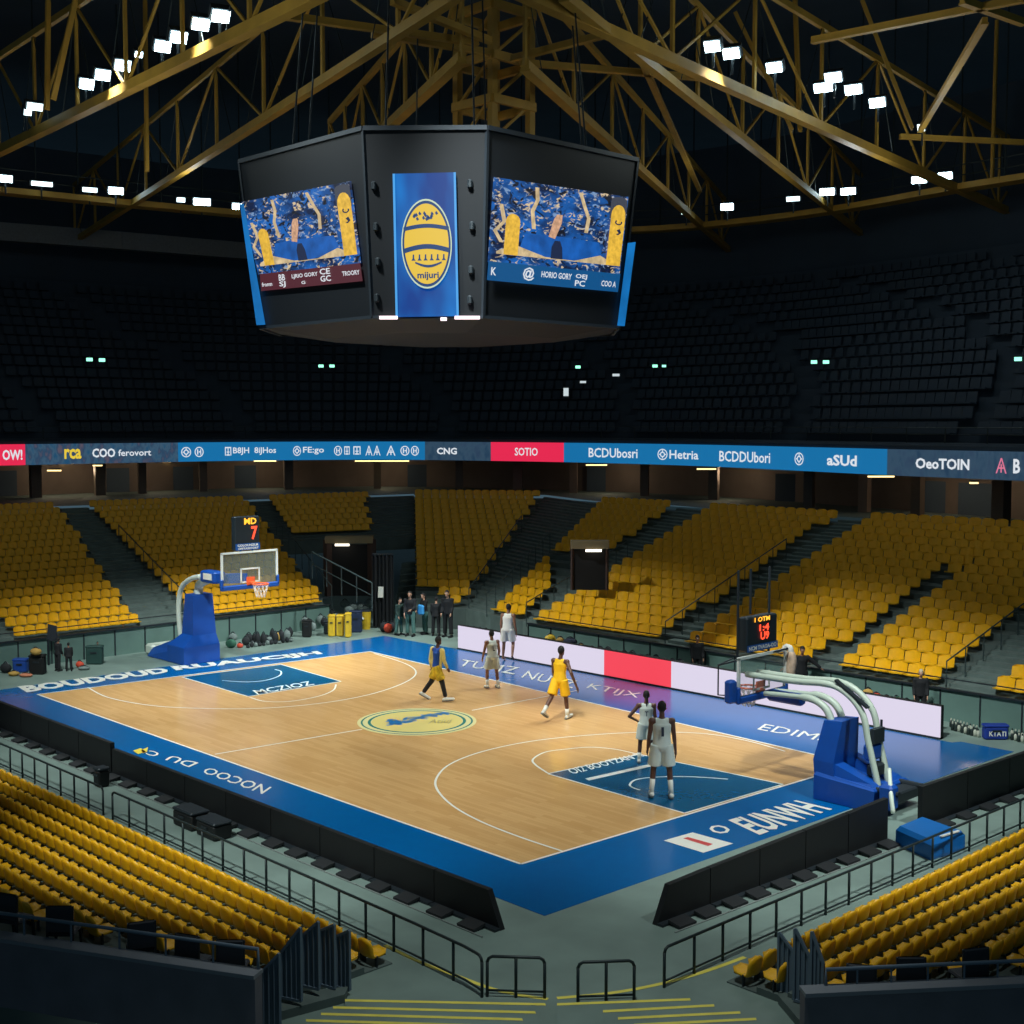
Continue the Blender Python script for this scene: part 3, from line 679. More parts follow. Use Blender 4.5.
# upper tier: steps and dark seats
prof = [(.7, 7.05)]; UR = 15
for k in range(UR): prof += [(.9+.85*k, 7.05+.58*k), (.9+.85*(k+1), 7.05+.58*k)]
prof += [(.9+.85*UR+.3, 16.2), (.9+.85*UR+1.2, 16.2), (.9+.85*UR+1.2, 24)]
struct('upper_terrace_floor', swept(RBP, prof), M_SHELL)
up = MB()
for k in range(UR):
    line = [outw(p, 1.4+.85*k) for p in RBP]; z = 7.05+.58*k; acc = 0
    for a, b in zip(line, line[1:]):
        L = (b-a).length; n = max(1, round(L/.62)); d = (b-a)/L; w = L/n
        for i in range(n):
            acc += 1
            if acc % 19 in (0, 1): continue
            c = a+d*w*(i+.5); x, y, dz = proj(c+V((0,0,z)))
            if not (-10 < x < 1034): continue
            nn = (outw(c, 1)-c)
            up.slab([c-d*.25+V((0,0,z+.35)), c+d*.25+V((0,0,z+.35)), c+d*.23+nn*.1+V((0,0,z+.8)), c-d*.23+nn*.1+V((0,0,z+.8))], -nn, .05)
            up.slab([c-d*.25-nn*.34+V((0,0,z+.38)), c+d*.25-nn*.34+V((0,0,z+.38)), c+d*.25+V((0,0,z+.36)), c-d*.25+V((0,0,z+.36))], V((0,0,1)), .05)
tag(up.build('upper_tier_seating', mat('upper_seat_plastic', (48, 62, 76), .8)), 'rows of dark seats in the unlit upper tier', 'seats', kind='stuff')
def on_tier(px, py):
    """where the line of sight meets the upper tier"""
    d = ray(px, py); lo = 40.
    while lo < 110:
        P = CAM+d*lo; q = min(RBP, key=lambda p: (outw(p, 0)-V((P.x, P.y, 0))).normalized().cross((p-CB).normalized()).length + (0 if (V((P.x, P.y, 0))-CB).dot(p-CB) > 0 else 9))
        off = (V((P.x, P.y, 0))-CB).length-(q-CB).length
        if off > .7 and P.z < 7.05+.58*(off-.9)/.85+.95: return P-d*.2
        lo += .4
    return CAM+d*75
EXG = mat('exit_green', (150, 255, 214), emit=1.6); EXW = mat('exit_white', (220, 235, 240), emit=.7)
for i, (px, py, w, mt, lab) in enumerate(((89.5, 359.5, 6, EXG, 'leftmost green light of the left pair'), (102, 360, 6, EXG, 'second green light of the left pair'), (321, 366, 5, EXG, 'left light of the pair under the left screen'), (332, 366, 5, EXG, 'right light of the pair under the left screen'),
        (578, 367, 5, EXG, 'single green light right of the scoreboard'), (655, 366, 5, EXG, 'left light of the pair right of the scoreboard'), (664, 366, 4, EXG, 'right light of the pair right of the scoreboard'), (814, 362, 6, EXG, 'left light of the far right pair'), (826, 362, 6, EXG, 'right light of the far right pair'), (1018, 359, 7, EXG, 'green light at the right picture edge'),
        (616, 375, 7, EXW, 'pale light between the green lights'), (583, 382, 6, EXW, 'pale light under the single green light'), (566, 392, 5, EXW, 'lowest pale light'))):
    P = on_tier(px, py); t = P-CAM; D = t.dot(FW); s = w*D/FPX; n = V((-t.x, -t.y, 0)).normalized(); d = V((n.y, -n.x, 0)); d = -d if d.dot(RT) < 0 else d
    root = thing('exit_light', 'small stair light in dark upper tier, %s' % lab, 'light', P, 'stair lights in the upper tier')
    hh = s*(.55 if mt is EXG else .35 if px > 570 else 1.6); 
    m = MB(); m.slab([P-d*s/2-V((0,0,hh/2)), P+d*s/2-V((0,0,hh/2)), P+d*s/2+V((0,0,hh/2)), P-d*s/2+V((0,0,hh/2))], n, .03); m.build('lens', mt, root)
    m = MB(); m.slab([P-n*.04-d*s*.6-V((0,0,hh*.7)), P-n*.04+d*s*.6-V((0,0,hh*.7)), P-n*.04+d*s*.6+V((0,0,hh*.7)), P-n*.04-d*s*.6+V((0,0,hh*.7))], n, .12); m.build('housing', M_DARK, root)

# ------------------------------------------------------------------ tunnels under the stands
def tunnel(px0, px1, ytop, ybot, zref, depth_in, label, lx):
    a, b = G(px0, ybot, zref), G(px1, ybot, zref); d = b-a; d.z = 0; n = V((-d.y, d.x, 0)).normalized()
    if n.dot(FW) < 0: n = -n
    D = (a-CAM).dot(FW); zt = (CAM+ray(px0, ytop)*(D/1.0)).z
    root = thing('tunnel_portal', label, 'tunnel entrance', (a+b)/2, 'tunnel entrances')
    m = MB(); m.slab([a+n*.02, b+n*.02, b+V((0,0,zt-a.z-.2))+n*.02, a+V((0,0,zt-a.z-.2))+n*.02], -n, .05); m.build('opening_shade_sheet', mat('tunnel_shade_black', (22, 22, 24), .9), root)  # dark sheet stands in for the shade inside the tunnel
    m = MB(); m.bar(a-d*.04+V((0,0,zt-a.z)), b+d*.04+V((0,0,zt-a.z)), .5, .28); m.build('lintel', mat('lintel_concrete', (132, 118, 88), .8), root)
    for q in (a, b): m = MB(); w_ = .25 if ybot > 592 else .08; m.bar(q, q+V((0,0,zt-a.z)), w_, w_); m.build('jamb', mat('tunnel_wall', (66, 50, 46), .9), root)
    p = lerp(a, b, lx); m = MB(); m.bar(p-d.normalized()*.28-n*.25+V((0,0,zt-a.z-.2)), p+d.normalized()*.28-n*.25+V((0,0,zt-a.z-.2)), .08, .08); m.build('tube_light', M_COOL, root)
tunnel(328, 372, 539, 596, .9, 3, 'dark tunnel entrance with pale lintel left of the corner stairs', .35)
tunnel(572, 607, 544, 590, 1.9, 3, 'small dark tunnel entrance with lit lintel inside the right stand', .6)

# ------------------------------------------------------------------ centre-hung scoreboard
def octo(h, c, z, cx=0., cy=1.):
    return [V((cx-h+c, cy-h, z)), V((cx+h-c, cy-h, z)), V((cx+h, cy-h+c, z)), V((cx+h, cy+h-c, z)), V((cx+h-c, cy+h, z)), V((cx-h+c, cy+h, z)), V((cx-h, cy+h-c, z)), V((cx-h, cy-h+c, z))]
OB, OT = octo(4.03, 1.76, 10.14), octo(4.42, 1.92, 14.2)
sb = thing('scoreboard', 'huge dark centre-hung scoreboard with glowing screens and an emblem panel', 'scoreboard', (0, 1, 10.1))
M_SB = mat('scoreboard_housing', (15, 20, 26), .55, .1)
m = MB(); m.loft([OB, OT]); m.build('housing', M_SB, sb)
m = MB(); m.loft([octo(2.6, 1.1, 9.9), octo(3.9, 1.7, 10.13)]); m.build('underside', M_SB, sb)
m = MB()
for A, B in zip(OT, OT[1:]+OT[:1]): m.bar(A, B, .10, .10)
for A, B in zip(OB, OB[1:]+OB[:1]): m.bar(A, B, .07, .07)
for A, B in zip(OB, OT): m.bar(A, B, .07, .07)
m.build('edge_frame', mat('scoreboard_frame', (44, 52, 60), .5, .4), sb)
FACES = {'l': (OT[0], OT[1], OB[1], OB[0]), 'c': (OT[1], OT[2], OB[2], OB[1]), 'r': (OT[2], OT[3], OB[3], OB[2])}
def fnorm(f): return ((f[1]-f[0]).cross(f[3]-f[0])).normalized()*-1
def on_face(k, px, py, off=.06):
    f = FACES[k]; n = fnorm(f)
    if n.dot(CAM-f[0]) < 0: n = -n
    d = ray(px, py); return CAM+d*((f[0]-CAM).dot(n)/d.dot(n))+n*off
def fquad(k, pix, off): return [on_face(k, x, y, off) for x, y in pix]
def screen_mat(name, seed):
    m = bpy.data.materials.new(name); m.use_nodes = True; nt = m.node_tree; b = nt.nodes['Principled BSDF']; b.inputs['Base Color'].default_value = (0, 0, 0, 1); L = nt.links
    tc = nt.nodes.new('ShaderNodeTexCoord'); mp = nt.nodes.new('ShaderNodeMapping'); mp.inputs['Location'].default_value = (seed, seed*.7, 0); mp.inputs['Scale'].default_value = (1.25, 1, 1); L.new(tc.outputs['UV'], mp.inputs['Vector'])
    n1 = nt.nodes.new('ShaderNodeTexNoise'); n1.inputs['Scale'].default_value = 4; n1.inputs['Detail'].default_value = 3
    r1 = nt.nodes.new('ShaderNodeValToRGB'); e = r1.color_ramp.elements; e[0].position = .38; e[0].color = lin((14, 30, 66))+(1,); e[1].position = .62; e[1].color = lin((24, 96, 178))+(1,)
    L.new(mp.outputs['Vector'], n1.inputs['Vector']); L.new(n1.outputs['Fac'], r1.inputs['Fac'])
    # speckled crowd, denser towards the top and the sides
    n2 = nt.nodes.new('ShaderNodeTexNoise'); n2.inputs['Scale'].default_value = 17; n2.inputs['Detail'].default_value = 3; n2.inputs['Distortion'].default_value = 1.2
    L.new(mp.outputs['Vector'], n2.inputs['Vector'])
    r2 = nt.nodes.new('ShaderNodeValToRGB'); r2.color_ramp.elements[0].position = .55; r2.color_ramp.elements[1].position = .63; L.new(n2.outputs['Fac'], r2.inputs['Fac'])
    r3 = nt.nodes.new('ShaderNodeValToRGB'); r3.color_ramp.elements[0].color = lin((120, 150, 190))+(1,); r3.color_ramp.elements[1].color = lin((214, 190, 150))+(1,); r3.color_ramp.elements[0].position = .45; r3.color_ramp.elements[1].position = .55
    n3 = nt.nodes.new('ShaderNodeTexNoise'); n3.inputs['Scale'].default_value = 9; L.new(mp.outputs['Vector'], n3.inputs['Vector']); L.new(n3.outputs['Fac'], r3.inputs['Fac'])
    mx = nt.nodes.new('ShaderNodeMix'); mx.data_type = 'RGBA'; L.new(r2.outputs['Color'], mx.inputs[0]); L.new(r1.outputs['Color'], mx.inputs[6]); L.new(r3.outputs['Color'], mx.inputs[7])
    # dark gaps
    n4 = nt.nodes.new('ShaderNodeTexNoise'); n4.inputs['Scale'].default_value = 8; n4.inputs['Distortion'].default_value = 2.; L.new(mp.outputs['Vector'], n4.inputs['Vector'])
    r4 = nt.nodes.new('ShaderNodeValToRGB'); r4.color_ramp.elements[0].position = .56; r4.color_ramp.elements[1].position = .64; L.new(n4.outputs['Fac'], r4.inputs['Fac'])
    mz = nt.nodes.new('ShaderNodeMix'); mz.data_type = 'RGBA'; L.new(r4.outputs['Color'], mz.inputs[0]); L.new(mx.outputs[2], mz.inputs[6]); mz.inputs[7].default_value = lin((22, 26, 40))+(1,)
    L.new(mz.outputs[2], b.inputs['Emission Color']); b.inputs['Emission Strength'].default_value = .9
    return m
def quad_part(name, q, mt, parent, uv=True):
    m = MB(); m.add(q, [(3, 2, 1, 0)])
    if uv:
        for i, c in enumerate(((0, 1), (1, 1), (1, 0), (0, 0))): m.uv[i] = c
    return m.build(name, mt, parent)
Y_SCR = mat('screen_yellow', (224, 178, 62), var=.25, scale=9., emit=.9); T_SCR = mat('screen_tan', (206, 182, 140), var=.3, scale=6., emit=.85)
D_SCR = mat('screen_navy', (26, 40, 74), emit=.8); S_SCR = mat('screen_sky', (60, 132, 200), var=.3, scale=4., emit=.85); SK_SCR = mat('screen_skin', (206, 160, 128), var=.3, scale=14., emit=.85); GR_SCR = mat('screen_grey', (66, 70, 84), emit=.8)
def screen(k, pix, capt, capt_mat, words, seed):
    q = fquad(k, pix, .05); S = quad_part('screen', q, screen_mat('screen_picture_%d' % seed, seed), sb)
    qs = fquad(k, pix, .07)
    def poly(name, pts, mt, off=0.):
        m = MB(); n = fnorm(FACES[k]); n = n if n.dot(CAM-q[0]) > 0 else -n
        m.add([bil(qs, u, v)+n*off for u, v in pts], [tuple(range(len(pts)))]); return m.build(name, mt, S)
    rnd = lambda u0, u1, v0, v1: [(u0, v1)]+[(lerp(u0, u1, .5-.5*math.cos(math.pi*i/8)), v0+(v1-v0)*.18*(1-math.sin(math.pi*i/8))) for i in range(9)]+[(u1, v1)]
    poly('pictured_court', [(.20, .86), (.24, .62), (.42, .60), (.80, .62), (.84, .84), (.55, .88)], mat('screen_blue_floor', (20, 88, 170), var=.3, scale=3., emit=.85))
    poly('pictured_sideline', [(.05, .86), (.17, .76), (.40, .87), (.62, .88), (.82, .78), (.95, .88), (.95, .89), (.05, .89)], T_SCR, .004)
    poly('pictured_banner', rnd(.10, .20, .40, .89), Y_SCR, .006)
    poly('pictured_arch', rnd(.86, .99, .02, .30), GR_SCR, .006)
    poly('pictured_banner', rnd(.87, .985, .12, .89), Y_SCR, .012)
    poly('pictured_player', [(.41, .62), (.44, .40), (.46, .34), (.50, .34), (.50, .44), (.46, .64)], SK_SCR, .006)
    poly('pictured_player', [(.44, .92-.04), (.44, .74), (.46, .66), (.50, .66), (.52, .74), (.53, .88)], D_SCR, .006)
    for pts in (((.62, .04), (.66, .20), (.70, .34), (.69, .52)), ((.30, .05), (.31, .2), (.28, .34), (.30, .55)), ((.06, .30), (.09, .5), (.03, .62), (.08, .75))):
        w = .014; poly('pictured_rail', [(x-w, y) for x, y in pts]+[(x+w, y) for x, y in reversed(pts)], T_SCR, .005)
    # swirl on the big banner
    pts = [(.935+.03*math.cos(a), .34+.035*math.sin(a)) for a in [i*.5 for i in range(-1, 9)]]; poly('pictured_swirl', pts+[(.935+.018*math.cos(a), .34+.02*math.sin(a)) for a in [i*.5 for i in range(8, -2, -1)]], D_SCR, .016)
    poly('pictured_swirl', [(.925, .44), (.95, .42), (.965, .47), (.94, .50), (.92, .49), (.945, .475)], D_SCR, .016)
    qc = fquad(k, capt, .08); C = quad_part('caption_bar', qc, capt_mat, sb)
    m = MB(); q2 = fquad(k, capt, .10)
    for s, u0, u1, v0, v1 in words: put_text(m, s, [bil(q2, u0, v0), bil(q2, u1, v0), bil(q2, u1, v1), bil(q2, u0, v1)], .02)
    m.build('caption_lettering', W_EM, C)
    return S
screen('l', [(243, 202), (353, 181), (363, 263), (260, 275)], [(262.5, 274), (363, 263), (365.5, 281), (264, 291)], mat('caption_maroon', (84, 34, 46), emit=.8),
       [('LJRIO GORY', .34, .60, .22, .52), ('BB', .205, .27, .15, .52), ('SJ', .205, .27, .56, .93), ('CE', .62, .72, .08, .42), ('GC', .62, .72, .48, .82), ('fromn', .02, .13, .52, .76), ('TROORY', .83, .99, .36, .62), ('G', .43, .47, .66, .84)], 1)
screen('r', [(492, 177), (627, 197), (618, 275), (486, 262)], [(486, 261), (618, 274), (615.5, 292), (484.5, 280)], mat('caption_blue', (12, 84, 140), emit=.8),
       [('HORIO GORY', .38, .61, .25, .58), ('OEJ', .64, .73, .22, .52), ('PC', .64, .72, .56, .88), ('@', .245, .33, .12, .84), ('K', .02, .055, .3, .72), ('COO A', .85, .97, .44, .76)], 2)
cp = fquad('c', [(393, 174), (456, 172.5), (459, 316), (396, 317)], .06)
def vgrad():
    m = bpy.data.materials.new('emblem_panel_blue'); m.use_nodes = True; nt = m.node_tree; b = nt.nodes['Principled BSDF']; b.inputs['Base Color'].default_value = (0, 0, 0, 1)
    tc = nt.nodes.new('ShaderNodeTexCoord'); n = nt.nodes.new('ShaderNodeTexNoise'); n.inputs['Scale'].default_value = 1.6; r = nt.nodes.new('ShaderNodeValToRGB')
    r.color_ramp.elements[0].position = .38; r.color_ramp.elements[0].color = lin((4, 58, 138))+(1,); r.color_ramp.elements[1].position = .66; r.color_ramp.elements[1].color = lin((6, 116, 200))+(1,)
    nt.links.new(tc.outputs['UV'], n.inputs['Vector']); nt.links.new(n.outputs['Fac'], r.inputs['Fac']); nt.links.new(r.outputs['Color'], b.inputs['Emission Color']); b.inputs['Emission Strength'].default_value = .9; return m
EP = quad_part('emblem_panel', cp, vgrad(), sb)
cq = fquad('c', [(393, 174), (456, 172.5), (459, 316), (396, 317)], .08); cn = fnorm(FACES['c']); cn = cn if cn.dot(CAM-cp[0]) > 0 else -cn
def ppoly(name, pts, mt, off): m = MB(); m.add([bil(cq, u, v)+cn*off for u, v in pts], [tuple(range(len(pts)))]); return m.build(name, mt, EP)
LB = mat('panel_light_blue', (70, 160, 230), emit=.9); EY = mat('emblem_yellow', (228, 190, 60), emit=.9); EW = mat('emblem_cream', (206, 222, 190), emit=.85); EB = mat('emblem_navy', (14, 62, 120), emit=.8)
ppoly('panel_edge', [(0, 0), (.035, 0), (.035, 1), (0, 1)], LB, 0); ppoly('panel_edge', [(.965, 0), (1, 0), (1, 1), (.965, 1)], LB, 0)
ellp = lambda rx, ry, a0=0, a1=360, n=48, cx=.515, cy=.49: [(cx+rx*math.cos(R(lerp(a0, a1, i/n))), cy+ry*math.sin(R(lerp(a0, a1, i/n)))) for i in range(n+1)]
ppoly('emblem_rim', ellp(.40, .312), EW, .01); ppoly('emblem_band', ellp(.382, .300), EB, .016); ppoly('emblem_field', ellp(.352, .280), EY, .022)
arc = lambda y, dy, h: [(lerp(.155, .875, i/12), y-dy*math.sin(math.pi*i/12)) for i in range(13)]+[(lerp(.875, .155, i/12), y+h-dy*math.sin(math.pi*i/12)) for i in range(13)]
ppoly('emblem_stripe', arc(.372, .022, .028), EB, .028); ppoly('emblem_stripe', arc(.520, .030, .034), EB, .028)
m = MB(); rr = random.Random(9)
for i in range(15):
    u, v = rr.uniform(.32, .72), .295+rr.uniform(-.022, .026); a = .02
    m.add([bil(cq, u-a, v)+cn*.028, bil(cq, u, v-.016)+cn*.028, bil(cq, u+a*1.6, v+.004)+cn*.028, bil(cq, u, v+.014)+cn*.028], [(0, 1, 2, 3)])
m.build('emblem_figures', EB, EP)
m = MB()
for i in range(6):
    u = lerp(.30, .78, i/5); m.add([bil(cq, u+du, v)+cn*.028 for du, v in ((-.03, .605), (-.01, .59), (-.006, .562), (.016, .562), (.016, .59), (.04, .605))], [(0, 1, 2, 3, 4, 5)])
m.add([bil(cq, u, v)+cn*.028 for u, v in [(lerp(.33, .75, i/10), .612+.024*math.sin(math.pi*i/10)) for i in range(11)]+[(lerp(.75, .33, i/10), .625+.03*math.sin(math.pi*i/10)) for i in range(11)]], [tuple(range(22))])
m.build('emblem_skyline', EB, EP)
m = MB(); put_text(m, 'mijuri', [bil(cq, u, v)+cn*.028 for u, v in ((.36, .685), (.70, .685), (.70, .745), (.36, .745))], .03); m.build('emblem_lettering', EB, EP)
SIDE = mat('side_strip_blue', (16, 108, 178), var=.25, scale=1.2, emit=.85)
quad_part('side_strip', fquad('l', [(243, 204), (247, 204), (268.5, 324.5), (259.5, 325)], .09), SIDE, sb)
quad_part('side_strip', fquad('r', [(625, 243), (633, 242), (622, 326), (614.5, 325.5)], .09), SIDE, sb)
for px, py in ((374, 186), (376, 227), (470, 184), (472, 226), (378, 262), (471, 270), (377, 298), (470, 300)): m = MB(); m.rbox(on_face('c', px, py, .04), (.11, .11, .2), .03); m.build('equipment_box', M_DARK, sb)
for pa, pb in (((380, 317.5), (398, 317.5)), ((455, 317.5), (480, 317.5)), ((441, 319), (447, 319))):
    m = MB(); m.bar(on_face('c', *pa, .1), on_face('c', *pb, .1), .06, .07); m.build('underside_lamp', mat('lamp_pinkish', (255, 226, 234), emit=2.), sb)
for i in range(0, 8, 1):
    a = OT[i]; m = MB(); m.tube([a+(V((0, 1, 14.2))-a)*.25, lerp(a, V((0, 1, 14.2)), .4)+V((0, 0, 9))], .025, 5); m.build('hanging_cable', M_DARK, sb)

# ------------------------------------------------------------------ roof
struct('ceiling', MB().prism([(-75, -60), (45, -60), (45, 80), (-75, 80)], 27, 27.4), M_SHELL)
ZR = 18.
def truss(p0, p1, label, w=.42, h=.5, H=3.4, n=8, dim=1, top=True):
    a, b = V(p0), V(p1); root = thing('roof_truss', label, 'roof truss', a); d = (b-a)/n; up = V((0, 0, H))
    m = MB(); m.bar(a, b, w, h); m.build('bottom_chord', M_YPAINT, root)
    m = MB(); m.bar(a-V((0,0,h*.5)), b-V((0,0,h*.5)), w*1.35, .06); m.build('flange', M_YPAINT, root)
    if top: m = MB(); m.bar(a+up, b+up, w*.7, h*.7); m.build('top_chord', M_YPAINT, root)
    for i in range(n+1):
        p = a+d*i; m = MB(); m.bar(p, p+up, .10, .10); m.build('post', M_YPAINT, root)
        if i < n: m = MB(); q = p+d; m.bar(*((p, q+up) if i % 2 else (p+up, q)), .08, .08); m.build('diagonal', M_YPAINT, root)
    for i in range(n):
        p = a+d*i
        for q in ([p+up, p+d*.35], [p+d*.65, p+d+up]): m = MB(); m.tube(q, .018, 5); m.build('tie_rod', M_RAIL, root)
def gr(px, py, z=ZR): return G(px, py, z)
A0, A1 = gr(305, 0), gr(0, 150); dA = (A1-A0).normalized(); truss(A0-dA*9, A1+dA*8, 'big yellow roof truss carrying floodlights over the left side', .24, .30, 3.4, 10)
C0, C1 = gr(540, 0), gr(1024, 218); dC = (C1-C0).normalized(); truss(C0-dC*9, C1+dC*6, 'big yellow roof truss carrying floodlights over the right side', .24, .30, 3.4, 11)
B0_, B1_ = gr(440, 5), gr(75, 240); dB = (B1_-B0_).normalized(); truss(B0_-dB*3, B1_, 'yellow roof truss running down to the left behind the scoreboard', .20, .25, 3.0, 9)
D0_, D1_ = gr(620, 40), gr(870, 240); dD = (D1_-D0_).normalized(); truss(D0_-dD*4, D1_, 'yellow roof truss running down to the right beyond the floodlight truss', .20, .25, 3.0, 8)
truss(gr(525, 65), gr(735, 255), 'thin yellow roof truss right of the hub, behind the scoreboard', .24, .28, 2.6, 8)
truss(gr(462, 57), gr(330, 180), 'thin yellow roof truss left of the hub, behind the scoreboard', .24, .28, 2.4, 6)
def beam(p0, p1, label, w=.35, h=.4):
    a, b = V(p0), V(p1); root = thing('roof_beam', label, 'roof beam', a); m = MB(); m.bar(a, b, w, h); m.build('web', M_YPAINT, root)
    m = MB(); m.bar(a-V((0,0,h/2)), b-V((0,0,h/2)), w*1.4, .05); m.build('flange', M_YPAINT, root)
HUB = V((-4.6, 7.1, 18.))
for q in (((283, 15), (478, 42), 'yellow roof beam from the left floodlight truss to the hub'), ((372, 33), (490, 52), 'lower yellow roof beam joining the left truss to the hub'), ((512, 58), (612, 32), 'yellow roof beam rising right from the hub'), ((520, 62), (712, 78), 'yellow roof beam level to the right of the hub'),
          ((392, 0), (490, 40), 'yellow roof beam from the top edge down to the hub'), ((540, 0), (660, 60), 'short yellow roof beam crossing the right floodlight truss'), ((962, 0), (1024, 22), 'yellow roof beam at the top right corner'), ((920, 130), (985, 20), 'leaning yellow brace on the right truss'), ((812, 40), (1024, -2), 'high yellow beam crossing behind the right truss'),
          ((900, 136), (1024, 142), 'level yellow strut right of the floodlights'), ((640, 55), (700, 190), 'thin leaning yellow brace under the right truss')):
    beam(gr(*q[0], 18.6), gr(*q[1], 18.6), q[2], .14, .17)
for q in (((735, 12), (792, 130), 'steep yellow web member left of the right floodlights'), ((795, 0), (800, 130), 'upright yellow web member by the right floodlights'), ((862, 0), (912, 128), 'slanting yellow web member right of the floodlights'), ((997, 20), (992, 178), 'upright yellow web member at the right end'), ((48, 0), (47, 108), 'upright yellow web member at the left end'), ((75, 0), (53, 98), 'slanting yellow web member at the left end'), ((145, 0), (147, 170), 'thin upright web member between the left trusses')):
    a = gr(q[1][0], q[1][1], ZR+.2); D = (a-CAM).dot(FW); beam(CAM+ray(*q[0])*D, a, q[2], .13, .13)
# hub
hub = thing('roof_hub', 'yellow lattice hub tower where the roof beams meet above the scoreboard', 'roof hub', HUB)
for dx, dy in ((-.8, -.8), (.8, -.8), (.8, .8), (-.8, .8)):
    m = MB(); m.bar(HUB+V((dx, dy, -2.4)), HUB+V((dx, dy, 4)), .22, .22); m.build('post', M_YPAINT, hub)
for z in (-1.6, -.4, .9, 2.4):
    m = MB(); c = [HUB+V((dx, dy, z)) for dx, dy in ((-.9, -.9), (.9, -.9), (.9, .9), (-.9, .9))]
    for i in range(4): m.bar(c[i], c[(i+1) % 4], .16, .26)
    m.build('ring_frame', M_YPAINT, hub)
m = MB()
for z in (-1.6, -.4, .9): m.bar(HUB+V((-.8, -.8, z)), HUB+V((.8, -.8, z+1.3)), .09); m.bar(HUB+V((.8, -.8, z)), HUB+V((.8, .8, z+1.3)), .09)
m.build('lattice', M_YPAINT, hub)
# ring catwalk and outer ring
rk = [(-60, 186), (0, 191), (120, 203), (240, 214), (330, 222), (440, 229), (560, 232), (660, 229), (760, 220), (860, 206), (960, 188), (1090, 168)]
RINGP = catmull([gr(*p) for p in rk], 3)
rw = thing('roof_catwalk', 'curved yellow roof catwalk with lamps along the far side', 'catwalk', RINGP[10])
m = MB()
for a, b in zip(RINGP, RINGP[1:]): m.bar(a, b, .9, .26)
m.build('walkway_beam', M_YPAINT, rw)
m = MB()
for a, b in zip(RINGP, RINGP[1:]):
    for z in (.55, 1.0): m.tube([a+V((0,0,z)), b+V((0,0,z))], .03, 5)
m.build('handrail', M_RAIL, rw)
for a in RINGP[1:-1]: m = MB(); m.bar(a, a+V((0,0,1.0)), .06); m.bar(a+V((0,0,.1)), a+V((0,0,9)), .05); m.build('hanger', M_RAIL, rw)
ok = [(-60, 228), (0, 232), (120, 241), (240, 251), (340, 258), (440, 262), (560, 264), (640, 262), (760, 254), (880, 242), (1024, 225), (1100, 214)]
OR = catmull([gr(*p) for p in ok], 3); m = MB()
for a, b in zip(OR, OR[1:]): m.bar(a, b, .7, .95)
struct('trim_3', m, mat('ring_beam_concrete', (112, 116, 118), .8, var=.1))
# floodlights
M_FLOOD = mat('floodlight_lens', (214, 246, 255), emit=14.)
flood_at = []
def flood(px, py, z, w, h, label, dim=False, group=None):
    c = G(px, py, z); D = (c-CAM).dot(FW); s = w*D/FPX; hh = h*D/FPX
    root = thing('floodlight', label, 'floodlight', c, group); aim = (V((0, 1, 0))-c).normalized(); f = (CAM-c).normalized(); n = (aim*.5+f*.5).normalized()
    x = n.cross(V((0,0,1))).normalized(); x = x if x.dot(RT) > 0 else -x; y = x.cross(n) if x.cross(n).z > 0 else n.cross(x); hh /= max(.4, abs(y.dot(UP)))
    q = [c-x*s/2-y*hh/2, c+x*s/2-y*hh/2, c+x*s/2+y*hh/2, c-x*s/2+y*hh/2]
    m = MB(); m.slab(q, n, .04); m.build('lens', mat('floodlight_lens_dim', (206, 232, 236), emit=3.5) if dim else M_FLOOD, root)
    k = [p-n*.06 for p in (c-x*s*.6-y*hh*.6, c+x*s*.6-y*hh*.6, c+x*s*.6+y*hh*.6, c-x*s*.6+y*hh*.6)]
    m = MB(); m.slab(k, n, .25); m.build('housing', M_DARK, root)
    m = MB(); m.tube([c-n*.2, c-n*.2-V((0,0,.7))], .04, 6); m.build('bracket', M_DARK, root)
    flood_at.append(c)
Lf = [(221, 17), (201, 25), (179, 38), (163, 47), (123, 66), (103, 75.5), (87, 84.5)]
for i, (x, y) in enumerate(Lf): flood(x, y, 18.8, 17-i*.6, 8, 'bright floodlight on the left roof truss, %s from the top' % ordn(i+1), group='floodlights on the left truss')
flood(139, 55, 18.8, 7, 4, 'small floodlight between larger ones on the left roof truss', group='floodlights on the left truss')
for x, y, w in ((35, 107, 15), (28, 112, 7)): flood(x, y, 18.6, w, 6, 'dim %s floodlight at the left end of the left roof truss' % ('wide' if w > 10 else 'small'), True, 'floodlights on the left truss')
for i, (x, y, w) in enumerate(((712, 47, 15), (731, 54, 16), (774, 68, 15), (833, 78, 16), (853, 90, 16), (877, 103, 15))): flood(x, y, 18.8, w, 7.5, 'bright floodlight on the right roof truss, %s from the top' % ordn(i+1), group='floodlights on the right truss')
flood(823, 88, 18.7, 18, 7, 'low wide floodlight tucked under the brightest pair on the right truss', group='floodlights on the right truss')
flood(921, 128, 18.7, 7, 6, 'single small floodlight at the lower end of the right truss', True, 'floodlights on the right truss')
for i, (x, y, w, d) in enumerate(((6, 179, 12, 0), (42, 184, 20, 1), (90, 190, 14, 1), (116, 191, 14, 0), (181, 200, 8, 1), (202, 202, 16, 0), (237, 207, 9, 0), (686, 212, 9, 1), (727, 207, 12, 0), (793, 199, 13, 1), (827, 192, 14, 0), (848, 191.5, 14, 0), (919, 180, 14, 0), (945, 176, 13, 0))):
    flood(x, y, 18.35, w, 6 if not d else 4, 'lamp on the roof catwalk, %s from the left' % ordn(i+1), bool(d), 'lamps on the roof catwalk')

